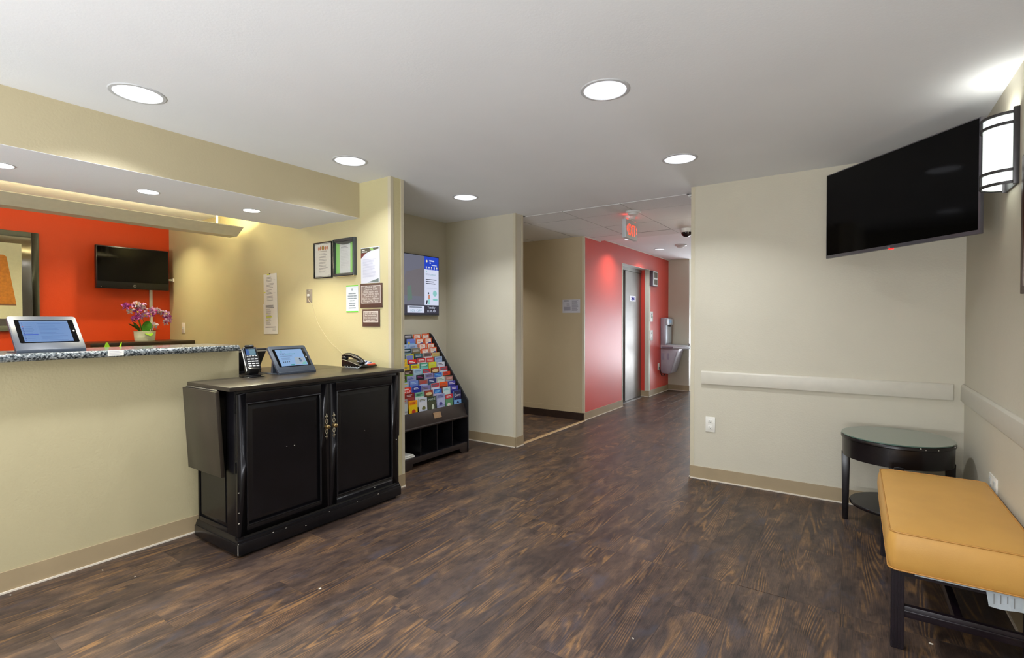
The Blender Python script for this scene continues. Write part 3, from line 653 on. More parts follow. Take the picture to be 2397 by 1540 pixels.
# ------------------------------------------------------------------ papers and signs on the posted wall (plane x = XP, facing -x)
def wsheet(g, yl, z0, k=0): return Sheet(g, (XP-k, yl, z0), (0, -1, 0), (0, 0, 1))
def tilt(q, yl, z0, deg, k):
    a = math.radians(deg); return Sheet(q, (XP-k, yl, z0), (0, -math.cos(a), math.sin(a)), (0, math.sin(a), math.cos(a)))
def frame_box(name, label, cat, yl, yr, z0, z1, fw_, depth, fm, fill):
    t = thing(name, label, cat, (XP, (yl+yr)/2, z0))
    g = G().box(XP-depth, XP, yl, yl-fw_, z0, z1).box(XP-depth, XP, yr+fw_, yr, z0, z1).box(XP-depth, XP, yl-fw_, yr+fw_, z0, z0+fw_).box(XP-depth, XP, yl-fw_, yr+fw_, z1-fw_, z1)
    build('frame', g, fm, t, bevel=.002); fill(t, yl-fw_, yr+fw_, z0+fw_, z1-fw_); return t
def f_cert(t, a, b, c, d):
    g = G(); sh = wsheet(g, a, c, .006); w_, h_ = a-b, d-c
    sh.rect(0, w_, 0, h_, 0, 0); sh.rect(.004, w_-.004, .004, h_-.004, .0006, 1); sh.rect(.007, w_-.007, .007, h_-.007, .0009, 0)
    sh.disc(w_*.5, h_*.86, .017, .0014, 2, ry=.022)
    for i, x in enumerate((.26, .36, .64, .74)): sh.disc(w_*x, h_*(.845+.01*(i % 2)), .011, .0014, 3, ry=.018)
    sh.rect(w_*.26, w_*.74, h_*.752, h_*.765, .0014, 5)
    for i in range(7): sh.lines(w_*.25, w_*.78, h_*(.69-.085*i), h_*(.66-.085*i), 2, .003, .0014, 4)
    sh.rect(w_*.78, w_*.9, h_*.04, h_*.047, .0014, 4)
    build('certificate', g, [flat((206, 206, 196)), INKD, flat((150, 120, 50)), flat((176, 110, 80)), INK, flat((128, 124, 112))], t)
frame_box('framed_certificate', 'thin black framed certificate with a coloured crest at its top', 'picture frame', 3.897, 3.645, 1.678, 1.983, .008, .014, BLK, f_cert)
def f_green(t, a, b, c, d):
    g = G(); sh = wsheet(g, a, c, .006); w_, h_ = a-b, d-c
    sh.rect(0, w_, 0, h_, 0, 0); sh.rect(w_*.2, w_*.78, 0, h_*.95, .0006, 1); sh.lines(w_*.28, w_*.7, h_*.83, h_*.8, 2, .003, .0012, 2); sh.lines(w_*.27, w_*.72, h_*.72, h_*.2, 12, .002, .0012, 3)
    build('notice', g, [flat((140, 196, 112)), flat((196, 200, 196)), INK, flat((176, 178, 176))], t)
    g = G(); n = 12; P_ = [(a+(b-a)*i/n, d-.004-.022*math.sin(math.pi*i/n)) for i in range(n+1)]
    build('arched_top', G().prism([(y, z) for y, z in P_]+[(b, d), (a, d)], XP-.02, XP-.008), mat('dark_frame', (66, 70, 70), .35), t)
frame_box('framed_notice', 'deep black frame holding a notice with lime green side bands', 'picture frame', 3.617, 3.336, 1.681, 1.987, .022, .026, mat('dark_frame', (66, 70, 70), .35), f_green)
build('bottom_tab', G().box(XP-.024, XP-.004, 3.56, 3.345, 1.674, 1.681), flat((190, 170, 120)), bpy.data.objects['framed_notice'])
g = G(); sh = wsheet(g, 3.28, 1.609, .001); sh.slab(.219, .283, .004, 0)
w_, h_ = .219, .283
sh.poly([(0, h_*.98), (0, h_*.70), (w_*.25, h_*.83), (w_*.55, h_*.9), (w_*.95, h_*.93), (w_*.95, h_*.98)], .0045, 1)
sh.poly([(0, h_*.85), (0, h_*.70), (w_*.3, h_*.85)], .0048, 2); sh.poly([(w_*.45, h_*.98), (w_*.62, h_*.98), (w_*.72, h_*.9), (w_*.58, h_*.9)], .0048, 3)
sh.rect(w_*.06, w_*.22, h_*.915, h_*.94, .0052, 4); sh.rect(w_*.06, w_*.34, h_*.87, h_*.895, .0052, 4)
sh.lines(w_*.1, w_*.82, h_*.66, h_*.18, 16, .003, .0046, 5); sh.poly([(w_*.35, h_*.02), (w_*.95, h_*.02), (w_*.95, h_*.12)], .0046, 6)
tag(build('guest_notice', g, [mat('acrylic_sheet', (218, 222, 230), .12, var=.01), flat((92, 90, 74)), flat((110, 52, 48)), flat((150, 190, 110)), flat((226, 226, 220)), flat((176, 180, 200)), flat((110, 124, 120))]), 'clear acrylic notice with green and brown swoosh, topmost at the wall end', 'sign')
def plaque(name, label, yl, yr, z0, z1, foot, lines, size):
    t = thing(name, label, 'sign', (XP, (yl+yr)/2, z0)); w_, h_ = yl-yr, z1-z0
    build('backing', G().box(XP-.008, XP, yr, yl, z0, z1), mat('brown_plaque', (86, 62, 54), .5), t, bevel=.0015)
    g = G(); sh = wsheet(g, yl, z0, .0085)
    a, b, c, d = .014, w_-.014, foot, h_-.016
    sh.rect(a, b, c, d, 0, 1); sh.rect(a+.004, b-.004, c+.004, d-.004, .0004, 0)
    n = len(lines); lh = (d-c-.012)/n
    for i, L_ in enumerate(lines): sh.text(L_, (a+b)/2, d-.006-lh*(i+1)+lh*.26, size, .0008, 1, 'c')
    build('lettering', g, [flat((134, 118, 110)), flat((226, 220, 212))], t)
plaque('check_in_sign', 'brown plaque with white check-in and check-out lettering', 3.29, 3.033, 1.414, 1.605, .036, ['Check-in 3PM', 'Check-out 11AM', 'Please inquire with', 'Front Desk for Early', 'Check-in or Late', 'Check-out. Additional', 'Charges May Apply'], .0225)
plaque('smoking_fee_sign', 'smaller brown plaque about a smoking fee, lowest on the posted wall', 3.265, 3.063, 1.265, 1.403, .034, ['There is a $250.00', 'fee for smoking', 'in a non-smoking', 'guest room'], .0215)
g = G(); sh = wsheet(g, 3.47, 1.38, .001); sh.slab(.15, .221, .002)
sh.rect(0, .15, 0, .011, .0026, 1); sh.rect(0, .15, .211, .221, .0026, 1); sh.disc(.075, .186, .007, .0026, 2, 10, .011)
for i, q in enumerate((.045, .055, .055, .03, .04, .035, .045)): sh.rect(.075-q, .075+q*.2, .148-.0195*i, .157-.0195*i, .0026, 2); sh.rect(.075+q*.3, .075+q, .148-.0195*i, .157-.0195*i, .0026, 2)
tag(build('guest_card', g, [flat((214, 222, 230)), flat((104, 196, 60)), flat((128, 140, 150))]), 'small white card with bright green top and bottom bars', 'sign')
t = thing('pinned_papers', 'two long white printed sheets pinned one below the other on the wall', 'paper', (XP, 4.57, 1.19))
g = G(); sh = tilt(g, 4.700, 1.46, 1.5, .003); sh.slab(.225, .295, .001)
for i in range(4): sh.lines(.05, .15+.04*(i % 2), .262-.06*i, .225-.06*i, 4, .003, .0014, 1)
sh.rect(.045, .2, .232, .234, .0014, 1); sh.rect(.04, .2, .11, .112, .0014, 1); sh.rect(.06, .11, .285, .294, .0014, 2); sh.rect(.0, .03, .12, .128, .0014, 2)
build('sheet', g, [PAPER, INK, YEL], t)
g = G(); sh = tilt(g, 4.704, 1.185, 1.2, .005); sh.slab(.238, .288, .001)
sh.lines(.04, .19, .27, .25, 3, .006, .0014, 1); sh.lines(.045, .13, .235, .09, 16, .0028, .0014, 1); sh.rect(.03, .21, .06, .068, .0014, 3)
for x, y in ((.08, .19), (.15, .162), (.085, .135)): sh.rect(.045, x, y-.004, y+.004, .0018, 2)
sh.lines(.15, .21, .05, .03, 4, .002, .0014, 1)
build('sheet', g, [PAPER, INK, YEL, flat((120, 122, 118))], t)
build('push_pin', G().tube([(XP-.012, 4.595, 1.757), (XP, 4.595, 1.757)], .005, 8), BLK, t, smooth=True)
t = thing('light_switch', 'small cream wall switch plate near the orange wall corner', 'switch', (XP, 6.4, 1.23))
build('plate', G().box(XP-.006, XP, 6.362, 6.437, 1.17, 1.292), WHITEP, t, bevel=.002); build('toggle', G().box(XP-.018, XP-.006, 6.394, 6.405, 1.222, 1.242), WHITEP, t)
t = thing('cable_outlet', 'white cable outlet stub beside the small wall television', 'wall plate', (XP, 6.66, 1.785))
build('plate', G().box(XP-.012, XP, 6.62, 6.70, 1.77, 1.81), WHITEP, t, bevel=.002)
build('plug', G().box(XP-.05, XP-.012, 6.64, 6.68, 1.78, 1.80), WHITEP, t, bevel=.002)

# ------------------------------------------------------------------ orange wall
t = thing('framed_artwork', 'large dark framed artwork with a rust tapered shape on cream mat', 'picture', (1.113, YO, 1.217))
FRM = mat('grey_green_frame', (84, 88, 78), .35, var=.05)
X0, X1, Z0, Z1 = .72, 1.506, 1.217, 2.183
build('frame', G().box(X0, X0+.053, YO-.035, YO, Z0, Z1).box(X1-.053, X1, YO-.035, YO, Z0, Z1).box(X0+.053, X1-.053, YO-.035, YO, Z0, Z0+.05).box(X0+.053, X1-.053, YO-.035, YO, Z1-.05, Z1), FRM, t, bevel=.003)
build('mirror_border', G().box(X0+.05, X1-.05, YO-.02, YO-.012, Z0+.05, Z1-.05), mat('smoked_mirror', (150, 146, 138), .08, 1, var=.02), t)
build('mat_board', G().box(.846, 1.381, YO-.026, YO-.02, 1.335, 2.064), flat((206, 206, 176)), t)
g = G(); sh = Sheet(g, (0, YO-.0265, 0), (1, 0, 0), (0, 0, 1))
sh.poly([(.885, 1.47), (1.337, 1.47), (1.335, 1.50), (1.275, 1.93), (1.255, 1.945), (.97, 1.945), (.955, 1.93), (.887, 1.50)], 0, 0); sh.poly([(.885, 1.462), (1.338, 1.462), (1.337, 1.478), (.886, 1.478)], .0004, 1)
build('tapered_shape', g, [mat('rust_print', (178, 112, 36), .6, var=.18, scale=45), flat((110, 76, 52))], t)
t = thing('wall_television', 'small black television on the orange wall above the orchid', 'television', (2.25, 6.56, 1.66))
build('housing', G().box(1.915, 2.59, 6.555, 6.605, 1.662, 2.112), BLK, t, bevel=.004)
build('screen', G().box(1.925, 2.58, 6.5535, 6.556, 1.735, 2.10), BLKGLOSS, t)
g = G().tube([(2.255+.012*math.cos(a), 6.5535, 1.695+.012*math.sin(a)) for a in [2*math.pi*i/20 for i in range(21)]], .0018, 6)
build('round_emblem', g, mat('emblem_grey', (110, 106, 104), .4), t, smooth=True)
build('wall_bracket', G().box(2.15, 2.36, 6.605, 6.75, 1.8, 1.98), BLK, t)
build('indicator_light', G().ball((1.955, 6.554, 1.675), .003), WHITEP, t)
tag(build('cable_raceway', G().box(2.461, 2.491, YO-.014, YO, 1.1, 1.68), WHITEP, bevel=.002), 'white vertical cable raceway running down the orange wall', 'raceway')
t = thing('credenza', 'dark topped tan credenza in the office corner below the orchid', 'cabinet', (2.2, 6.43, 0))
build('top', G().box(1.735, XP-.002, 6.12, YO-.002, 1.06, 1.094), mat('espresso_top', (52, 40, 30), .35, var=.15), t, bevel=.002)
build('body', G().box(1.76, XP-.004, 6.15, YO-.004, 0, 1.06), mat('tan_laminate', (176, 150, 108), .45), t)
for i in range(2): build('cabinet_door', G().box(1.765+.455*i, 2.21+.455*i, 6.135, 6.15, .08, 1.04), MATS['tan_laminate'], t, bevel=.002)
t = thing('potted_orchid', 'pink and white orchid in a ribbed white oval pot on the credenza', 'plant', (2.292, 6.41, 1.094))
pr = [(.001, 1.094), (.092, 1.094)]
for i in range(5): pr += [(.0935+.001*i, 1.098+.008*i), (.0955+.001*i, 1.101+.008*i), (.0945+.001*i, 1.105+.008*i)]
pr += [(.103, 1.198), (.106, 1.2), (.104, 1.202), (.099, 1.2), (.096, 1.185), (.001, 1.185)]
build('pot', G().lathe(pr, (2.292, 6.41, 0), 36, 1, .62), mat('white_ceramic', (216, 220, 196), .3, var=.02), t, smooth=True)
for b, tp, wd, mm in [((2.26, 6.4, 1.185), (2.125, 6.36, 1.285), .022, LEAF), ((2.27, 6.41, 1.185), (2.235, 6.43, 1.345), .034, LEAF), ((2.3, 6.4, 1.185), (2.325, 6.42, 1.315), .04, LEAF), ((2.3, 6.37, 1.19), (2.31, 6.31, 1.15), .03, LEAF2), ((2.3, 6.4, 1.185), (2.43, 6.38, 1.215), .014, LEAF), ((2.25, 6.4, 1.185), (2.2, 6.45, 1.3), .03, LEAF), ((2.28, 6.38, 1.185), (2.27, 6.37, 1.27), .02, LEAF)]:
    g = G(); leaf(g, b, tp, wd*1.3, .15); build('leaf', g, mm, t, smooth=True)
STEM = mat('orchid_stem', (96, 104, 44), .5)
for pts in ([(2.28, 6.41, 1.185), (2.25, 6.41, 1.3), (2.24, 6.41, 1.42), (2.2, 6.41, 1.475), (2.12, 6.41, 1.465)], [(2.31, 6.41, 1.185), (2.345, 6.42, 1.3), (2.355, 6.42, 1.42), (2.42, 6.42, 1.435), (2.49, 6.42, 1.4), (2.515, 6.42, 1.33), (2.49, 6.42, 1.3)], [(2.29, 6.41, 1.185), (2.28, 6.41, 1.32), (2.24, 6.42, 1.39), (2.19, 6.42, 1.34)], [(2.35, 6.41, 1.185), (2.36, 6.41, 1.24), (2.378, 6.41, 1.266)]):
    build('stem', G().tube(smooth_pts(pts), .0028, 6), STEM, t, smooth=True)
PET = [mat('pink_petal', (222, 172, 220), .5, var=.18, scale=60), mat('pale_petal', (240, 226, 238), .5, var=.1, scale=60), mat('magenta_petal', (188, 96, 180), .5, var=.2, scale=60)]
fl = [(2.119, 1.472, 2), (2.157, 1.423, 1), (2.185, 1.483, 0), (2.216, 1.493, 1), (2.247, 1.471, 1), (2.267, 1.485, 0), (2.29, 1.439, 1), (2.223, 1.415, 2), (2.206, 1.35, 2), (2.183, 1.332, 2), (2.246, 1.36, 0), (2.29, 1.383, 0), (2.363, 1.436, 0), (2.35, 1.388, 2), (2.396, 1.431, 1), (2.429, 1.418, 0), (2.467, 1.409, 1), (2.492, 1.395, 0), (2.504, 1.356, 2), (2.517, 1.323, 0), (2.486, 1.303, 1), (2.378, 1.266, 1)]
def flower(r, seed):
    g = G(); rr = random.Random(seed)
    for k in range(5):
        a = math.pi/2+k*2*math.pi/5+rr.uniform(-.15, .15); L_ = r*(1.15 if k else 1.0); W_ = r*(.55 if k in (1, 4) else .36)
        vs = [(0, 0, 0)]; n = 8
        for i in range(n+1):
            f = -1+2*i/n; vs.append((math.cos(a)*L_*(1-.5*f*f)-math.sin(a)*W_*f, -.004-.006*(1-f*f), math.sin(a)*L_*(1-.5*f*f)+math.cos(a)*W_*f))
        g.m = 0; g.add(vs, [(0, i, i+1) for i in range(1, n+1)])
    g.m = 1; g.ball((0, -.008, -.004), r*.24, r*.3, r*.24, 8); g.m = 0
    return g
CEN = [flat((200, 60, 150)), flat((226, 190, 90))]
for i, (x, z, c_) in enumerate(fl):
    r = .036 if i != 21 else .042; r *= random.uniform(.85, 1.1)
    o = build('flower', G(), [], t); bpy.data.objects.remove(o)
    g = flower(r, i); a = random.uniform(-.6, .6); q = Matrix.Rotation(a, 3, 'Z') @ Matrix.Rotation(random.uniform(-.3, .5), 3, 'X')
    g.v = [tuple(q @ Vector(v)+Vector((x, 6.405+random.uniform(-.03, .02), z))) for v in g.v]
    build('flower', g, [PET[c_], CEN[i % 2]], t, smooth=True)

# ------------------------------------------------------------------ brochure alcove
t = thing('brochure_rack', 'black tiered brochure rack with open cubbies standing in the alcove', 'display rack', (3.48, 3.47, 0))
RX0, RX1 = 3.03, 3.924
RK = mat('black_rack_laminate', (20, 19, 22), .3, var=.2, scale=12); RKB = mat('brown_black_laminate', (44, 36, 34), .35, var=.12)
side = [(3.201, 0), (3.201, .516), (3.237, .561), (3.689, 1.165), (3.715, 1.18), (3.75, 1.18), (3.75, 0)]
for x in (RX0, RX1-.018): build('side_panel', G().prism(side, x, x+.018), RK, t, bevel=.002)
build('steel_edge', G().tube([(RX1-.002, 3.2, .03), (RX1-.002, 3.2, .516), (RX1-.002, 3.236, .5625), (RX1-.002, 3.688, 1.1665)], .0018, 6), mat('edge_band', (96, 100, 106), .3, .6), t)
build('back_panel', G().box(RX0+.018, RX1-.018, 3.74, 3.75, .04, 1.15), RK, t)
build('bottom_shelf', G().box(RX0+.018, RX1-.018, 3.21, 3.74, .085, .1), RK, t)
build('cubby_top', G().box(RX0+.018, RX1-.018, 3.23, 3.74, .345, .36), RK, t)
a0, a1 = RX0+.018, RX1-.018
arch = [(a0, .0), (a0+.06, 0)]+[(a0+.06+.05*math.sin(a), .05*(1-math.cos(a))) for a in [math.pi/2*i/5 for i in range(1, 6)]]+[(a1-.06-.05*math.sin(a), .05*(1-math.cos(a))) for a in [math.pi/2*i/5 for i in range(5, 0, -1)]]+[(a1-.06, 0), (a1, 0), (a1, .098), (a0, .098)]
build('arched_apron', G().prism(arch, 3.204, 3.222, 'y'), RKB, t, bevel=.001)
for i in range(3):
    x = a0+(a1-a0)*(i+1)/4; build('divider', G().box(x-.006, x+.006, 3.212, 3.74, .1, .345), RK, t)
build('front_panel', G().prism([(3.205, .365), (3.22, .36), (3.262, .485), (3.25, .487)], a0, a1), RKB, t, bevel=.001)
build('front_roll', G().tube([(a0, 3.208, .357), (a1, 3.208, .357)], .012, 10), RKB, t, smooth=True)
build('name_plate', G().hexa([(3.445, 3.2145, .405), (3.545, 3.2145, .405), (3.545, 3.217, .404), (3.445, 3.217, .404)], [(3.445, 3.233, .455), (3.545, 3.233, .455), (3.545, 3.2355, .454), (3.445, 3.2355, .454)]), mat('worn_brass_plate', (150, 122, 92), .45, .3, var=.15), t)
build('sloped_board', G().prism([(3.262, .36), (3.278, .36), (3.74, .99), (3.74, 1.01)], a0, a1), RK, t)
NT = 13
TY = [3.272+.0362*k for k in range(NT)]; TZ = [.61+.0472*k for k in range(NT)]
for k in range(NT):
    build('tier_lip', G().box(a0, a1, TY[k]-.016, TY[k]-.012, TZ[k]-.205 if k else .42, TZ[k]-.135), RK, t)
pal = {  # description, body, header, accent
 'o': ('orange and white', (226, 216, 206), (214, 84, 34), (40, 70, 150)), 'dg': ('dark grey', (70, 66, 72), (60, 58, 64), (200, 196, 200)), 'sb': ('sky blue sun-print', (110, 160, 214), (104, 124, 206), (206, 180, 60)),
 'lb': ('light blue', (150, 172, 206), (160, 180, 212), (80, 100, 150)), 'ol': ('olive and brown', (110, 96, 60), (120, 116, 104), (196, 190, 180)), 'tl': ('teal and silver', (120, 140, 150), (26, 60, 66), (200, 206, 214)),
 'ty': ('tan and green', (60, 90, 80), (190, 170, 120), (206, 160, 40)), 'gb': ('grey-brown and white', (214, 212, 220), (120, 100, 96), (60, 50, 60)), 'sl': ('dark slate', (50, 58, 74), (40, 96, 104), (180, 186, 196)),
 'yv': ('yellow-bordered violet', (120, 130, 190), (206, 206, 40), (110, 90, 170)), 'db': ('deep blue', (30, 50, 150), (24, 40, 140), (220, 226, 240)), 'rd': ('pale red', (190, 110, 110), (204, 60, 56), (220, 190, 190)),
 'rc': ('crimson', (214, 200, 196), (190, 26, 40), (240, 236, 230)), 'rb': ('bright red', (60, 80, 120), (220, 30, 26), (244, 238, 230)), 'yl': ('golden yellow', (206, 176, 40), (226, 180, 30), (90, 120, 120)),
 'wd': ('white with dark heading', (204, 206, 220), (210, 212, 222), (70, 50, 66)), 'ye': ('plain yellow', (204, 206, 60), (206, 208, 30), (190, 200, 120)), 'tg': ('teal green', (120, 190, 186), (70, 160, 130), (220, 232, 236)),
 'yw': ('yellow over white', (196, 200, 206), (204, 204, 10), (190, 90, 40)), 'rt': ('red and teal', (206, 214, 226), (190, 46, 60), (20, 120, 140)), 'bo': ('brown with oval', (90, 70, 40), (150, 60, 44), (214, 190, 140)),
 'pb': ('pale ice-blue', (160, 186, 204), (170, 196, 214), (96, 130, 170)), 'or': ('orange-red over green', (64, 70, 50), (214, 66, 34), (120, 40, 60)), 'bs': ('blue sky', (186, 176, 206), (40, 100, 186), (120, 190, 230)),
 'li': ('lilac beach', (170, 160, 176), (126, 120, 176), (90, 80, 70)), 'bk': ('black and magenta', (40, 34, 46), (30, 24, 34), (150, 60, 120)), 'lg': ('lilac grey', (140, 146, 186), (150, 156, 190), (60, 80, 150)),
 'gr': ('green and brown', (90, 140, 40), (60, 40, 30), (206, 180, 176)), 'br': ('dusty brown', (150, 160, 170), (170, 116, 106), (214, 170, 160)), 'wh': ('white lettered', (206, 210, 206), (196, 206, 200), (120, 150, 130)),
 'nv': ('navy and white', (60, 96, 110), (40, 52, 110), (206, 214, 230)), 'rs': ('red striped', (160, 176, 216), (150, 90, 84), (190, 60, 60)), 'bl': ('mid blue', (96, 126, 200), (110, 136, 204), (160, 190, 226)),
 'pg': ('pale green meadow', (150, 160, 110), (160, 180, 206), (206, 190, 50)), 'bp': ('blue-purple', (50, 50, 130), (70, 66, 160), (220, 206, 226)), 'ob': ('orange over brown', (120, 50, 34), (230, 84, 20), (170, 90, 60)),
 'rm': ('red map', (214, 60, 50), (220, 50, 40), (240, 230, 224)), 'pt': ('pale teal', (196, 214, 214), (186, 210, 214), (110, 180, 190)), 'wg': ('white and green', (206, 214, 210), (110, 170, 140), (40, 80, 70)),
 'dr': ('dark red', (150, 60, 56), (120, 30, 30), (206, 190, 190)), 'nq': ('navy script', (120, 166, 216), (44, 42, 84), (224, 224, 236)), 'rg': ('red over green', (90, 140, 100), (190, 30, 56), (220, 214, 206)),
 'lw': ('lilac and white', (170, 176, 210), (140, 148, 186), (70, 66, 130)), 'mg': ('dark green', (70, 76, 56), (44, 66, 52), (196, 206, 190)), 'wo': ('white with olive hill', (206, 210, 216), (196, 204, 220), (110, 110, 60)),
 'yo': ('yellow and orange', (226, 190, 20), (232, 150, 20), (190, 60, 40)), 'gs': ('grey and red', (176, 184, 184), (150, 146, 150), (204, 60, 50))}
rows = {12: 'o o dg', 11: 'o o sb', 10: 'o o lb lb', 9: 'o o ol tl', 8: 'ty gb sl yv db', 7: 'lb rd rc rb yl', 6: 'wd ye tg yw yl', 5: 'rt bo rt pb gr', 4: 'or bs li bk lg gr', 3: 'br wh nv rs bl pg', 2: 'bp ob rt li db rm', 1: 'bp pt bs bo wg dr', 0: 'nq rg lw mg wo yo gs'}
ordn = ['front', 'second', 'third', 'fourth', 'fifth', 'sixth', 'seventh', 'eighth', 'ninth', 'tenth', 'eleventh', 'twelfth', 'top']
pos = ['rightmost', 'second from right', 'third from right', 'fourth from right', 'fifth from right', 'sixth from right', 'seventh from right']
rr = random.Random(11); pw = .1225
for k in range(NT):
    for i, c_ in enumerate(rows[k].split()):
        d_, body_, head_, acc_ = pal[c_]
        xr = a1-.006-i*pw-rr.uniform(0, .006); w_ = .108; h_ = .195+rr.uniform(-.008, .012); zt = TZ[k]+rr.uniform(-.006, .006)
        if k == 0: zt -= .012*(i % 2)
        y_ = TY[k]; th = rr.choice([.004, .006, .009])
        g = G(); lean = .010; sh = Sheet(g, (xr-w_, y_-.004, zt-h_), (1, 0, 0), (0, lean, h_))
        sh.slab(w_, h_, -th, 0)
        hh = h_*(.2 if c_ != 'rm' else .34)
        sh.rect(0, w_, h_-hh, h_, .0003, 1)
        if c_ == 'o':
            sh.rect(0, w_, h_*.55, h_, .0004, 1); sh.rect(w_*.16, w_*.9, h_*.70, h_*.95, .0006, 0); sh.poly([(w_*.4, h_*.70), (w_*.9, h_*.70), (w_*.9, h_*.78), (w_*.62, h_*.77)], .0009, 2); sh.lines(w_*.25, w_*.7, h_*.9, h_*.83, 2, .004, .0009, 1)
        elif c_ == 'mg': sh.text('MAINE', w_*.5, h_*.83, .03, .0006, 2, 'c', w_*.86); sh.disc(w_*.6, h_*.5, .016, .0006, 2, ry=.03)
        elif c_ == 'rm': sh.text('MAP', w_*.5, h_*.7, .042, .0006, 2, 'c', w_*.8); sh.lines(w_*.2, w_*.8, h_*.94, h_*.9, 2, .005, .0006, 2)
        elif c_ == 'nq': sh.rect(0, w_, h_*.55, h_, .0004, 1); sh.text('Quarry', w_*.5, h_*.72, .04, .0008, 2, 'c', w_*.86); sh.poly([(w_*.3, h_*.38), (w_*.7, h_*.38), (w_*.5, h_*.5)], .0006, 1)
        elif c_ == 'bo': sh.disc(w_*.5, h_*.84, w_*.4, .0006, 2, ry=h_*.08)
        elif c_ == 'sb': sh.disc(w_*.25, h_*.8, .016, .0006, 2); sh.rect(w_*.42, w_*.95, h_*.6, h_*.66, .0006, 2)
        elif c_ == 'yv': sh.rect(0, w_, h_*.4, h_, .0004, 1); sh.rect(w_*.08, w_*.92, h_*.4, h_*.95, .0006, 0)
        else:
            for q in range(2): sh.rect(w_*.12, w_*(.6+.3*rr.random()), h_*(.9-.055*q), h_*(.93-.055*q), .0006, 2)
            if k == 0: sh.disc(w_*rr.uniform(.35, .65), h_*.5, w_*.22, .0006, 2, ry=h_*.1); sh.rect(0, w_, h_*.38, h_*.45, .0006, 1)
        tag(build('brochure', g, [flat(body_, .35), flat(head_, .35), flat(acc_, .35)]), '%s brochure, %s in the %s tier of the black rack' % (d_, pos[i], ordn[k]), 'brochure', 'brochures in the tiered rack')
for i, lab in enumerate(('lower folded white paper in the left cubby of the rack', 'upper folded white paper in the left cubby of the rack')):
    g = G(); z = .1+.014*i; g.box(3.07+.01*i, 3.20-.012*i, 3.225, 3.42, z, z+.013)
    tag(build('folded_paper', g, PAPER, bevel=.003), lab, 'paper', 'papers in the rack cubby')

t = thing('digital_display', 'wall screen in the alcove showing weather, promotion and time', 'screen', (3.6, YA, 1.37))
SX0, SX1, SZ0, SZ1, SY = 3.02, 4.148, 1.368, 2.006, YA-.04
build('housing', G().box(SX0, SX1, SY, YA-.012, SZ0, SZ1), mat('screen_bezel', (70, 72, 84), .3, .2), t, bevel=.003)
g = G(); sh = Sheet(g, (SX0+.008, SY-.0006, SZ0+.018), (1, 0, 0), (0, 0, 1)); w_, h_ = SX1-SX0-.016, SZ1-SZ0-.026
xd = 3.92-SX0-.008
sh.rect(0, xd, h_*.15, h_, 0, 0); sh.rect(0, w_, 0, h_*.15, .0002, 1)
sh.poly([(xd*.72, h_*.2), (xd*.8, h_*.25), (xd*.78, h_*.48), (xd*.72, h_*.46)], .0004, 2); sh.poly([(xd*.6, h_*.3), (xd*.99, h_*.3), (xd*.99, h_*.8), (xd*.7, h_*.7)], .0003, 3)
sh.rect(xd-.25, xd-.005, h_*.015, h_*.135, .0004, 4); sh.rect(xd-.22, xd-.04, h_*.1, h_*.118, .0007, 5); sh.text('10% OFF', xd-.128, h_*.03, .036, .0007, 6, 'c', .17)
sh.rect(xd, w_, h_*.775, h_, .0004, 7); sh.rect(xd, w_, h_*.15, h_*.775, .0004, 4)
sh.disc(xd+.035, h_*.92, .013, .0007, 8); sh.rect(xd+.075, xd+.15, h_*.92, h_*.943, .0007, 4); sh.rect(xd+.078, xd+.1, h_*.885, h_*.902, .0007, 4); sh.rect(xd+.11, xd+.19, h_*.85, h_*.862, .0007, 4)
for i in range(5): sh.disc(xd+.03+.04*i, h_*.815, .009, .0007, 4 if i % 2 else 8); sh.rect(xd+.022+.04*i, xd+.04+.04*i, h_*.785, h_*.793, .0007, 4)
sh.disc(xd+.03, h_*.735, .008, .0007, 9); sh.text('STAY', xd+.018, h_*.675, .027, .0007, 5); sh.text('confident', xd+.08, h_*.675, .027, .0007, 6)
sh.lines(xd+.02, xd+.19, h_*.6, h_*.53, 3, .008, .0007, 10, .3); sh.rect(xd+.02, xd+.19, h_*.45, h_*.452, .0007, 5)
sh.disc(xd+.16, h_*.36, .032, .0006, 9); sh.disc(xd+.165, h_*.25, .04, .0006, 9, ry=.012); sh.disc(xd+.06, h_*.36, .011, .0009, 10); sh.poly([(xd+.05, h_*.26), (xd+.085, h_*.26), (xd+.08, h_*.335), (xd+.055, h_*.335)], .0009, 11); sh.rect(xd+.058, xd+.078, h_*.165, h_*.26, .0009, 9); sh.poly([(xd+.02, h_*.17), (xd+.04, h_*.17), (xd+.05, h_*.235), (xd+.032, h_*.24)], .0009, 10)
sh.text('Tuesday', xd+.105, h_*.09, .036, .0007, 4, 'c'); sh.text('11:49 AM', xd+.105, h_*.025, .036, .0007, 4, 'c')
build('wall_mount', G().box(3.4, 3.8, YA-.012, YA, 1.6, 1.8), BLK, t)
e = .85
build('screen', g, [flat((138, 140, 160), estr=.55), flat((70, 68, 88), estr=.5), flat((130, 160, 150), estr=.5), flat((148, 142, 150), estr=.5), flat((226, 232, 255), estr=e), flat((130, 140, 160), estr=.7), flat((120, 180, 190), estr=.8), flat((34, 70, 200), estr=.9), flat((250, 240, 200), estr=e), flat((150, 216, 214), estr=.8), flat((60, 66, 84), estr=.5), flat((214, 150, 130), estr=.8)], t)

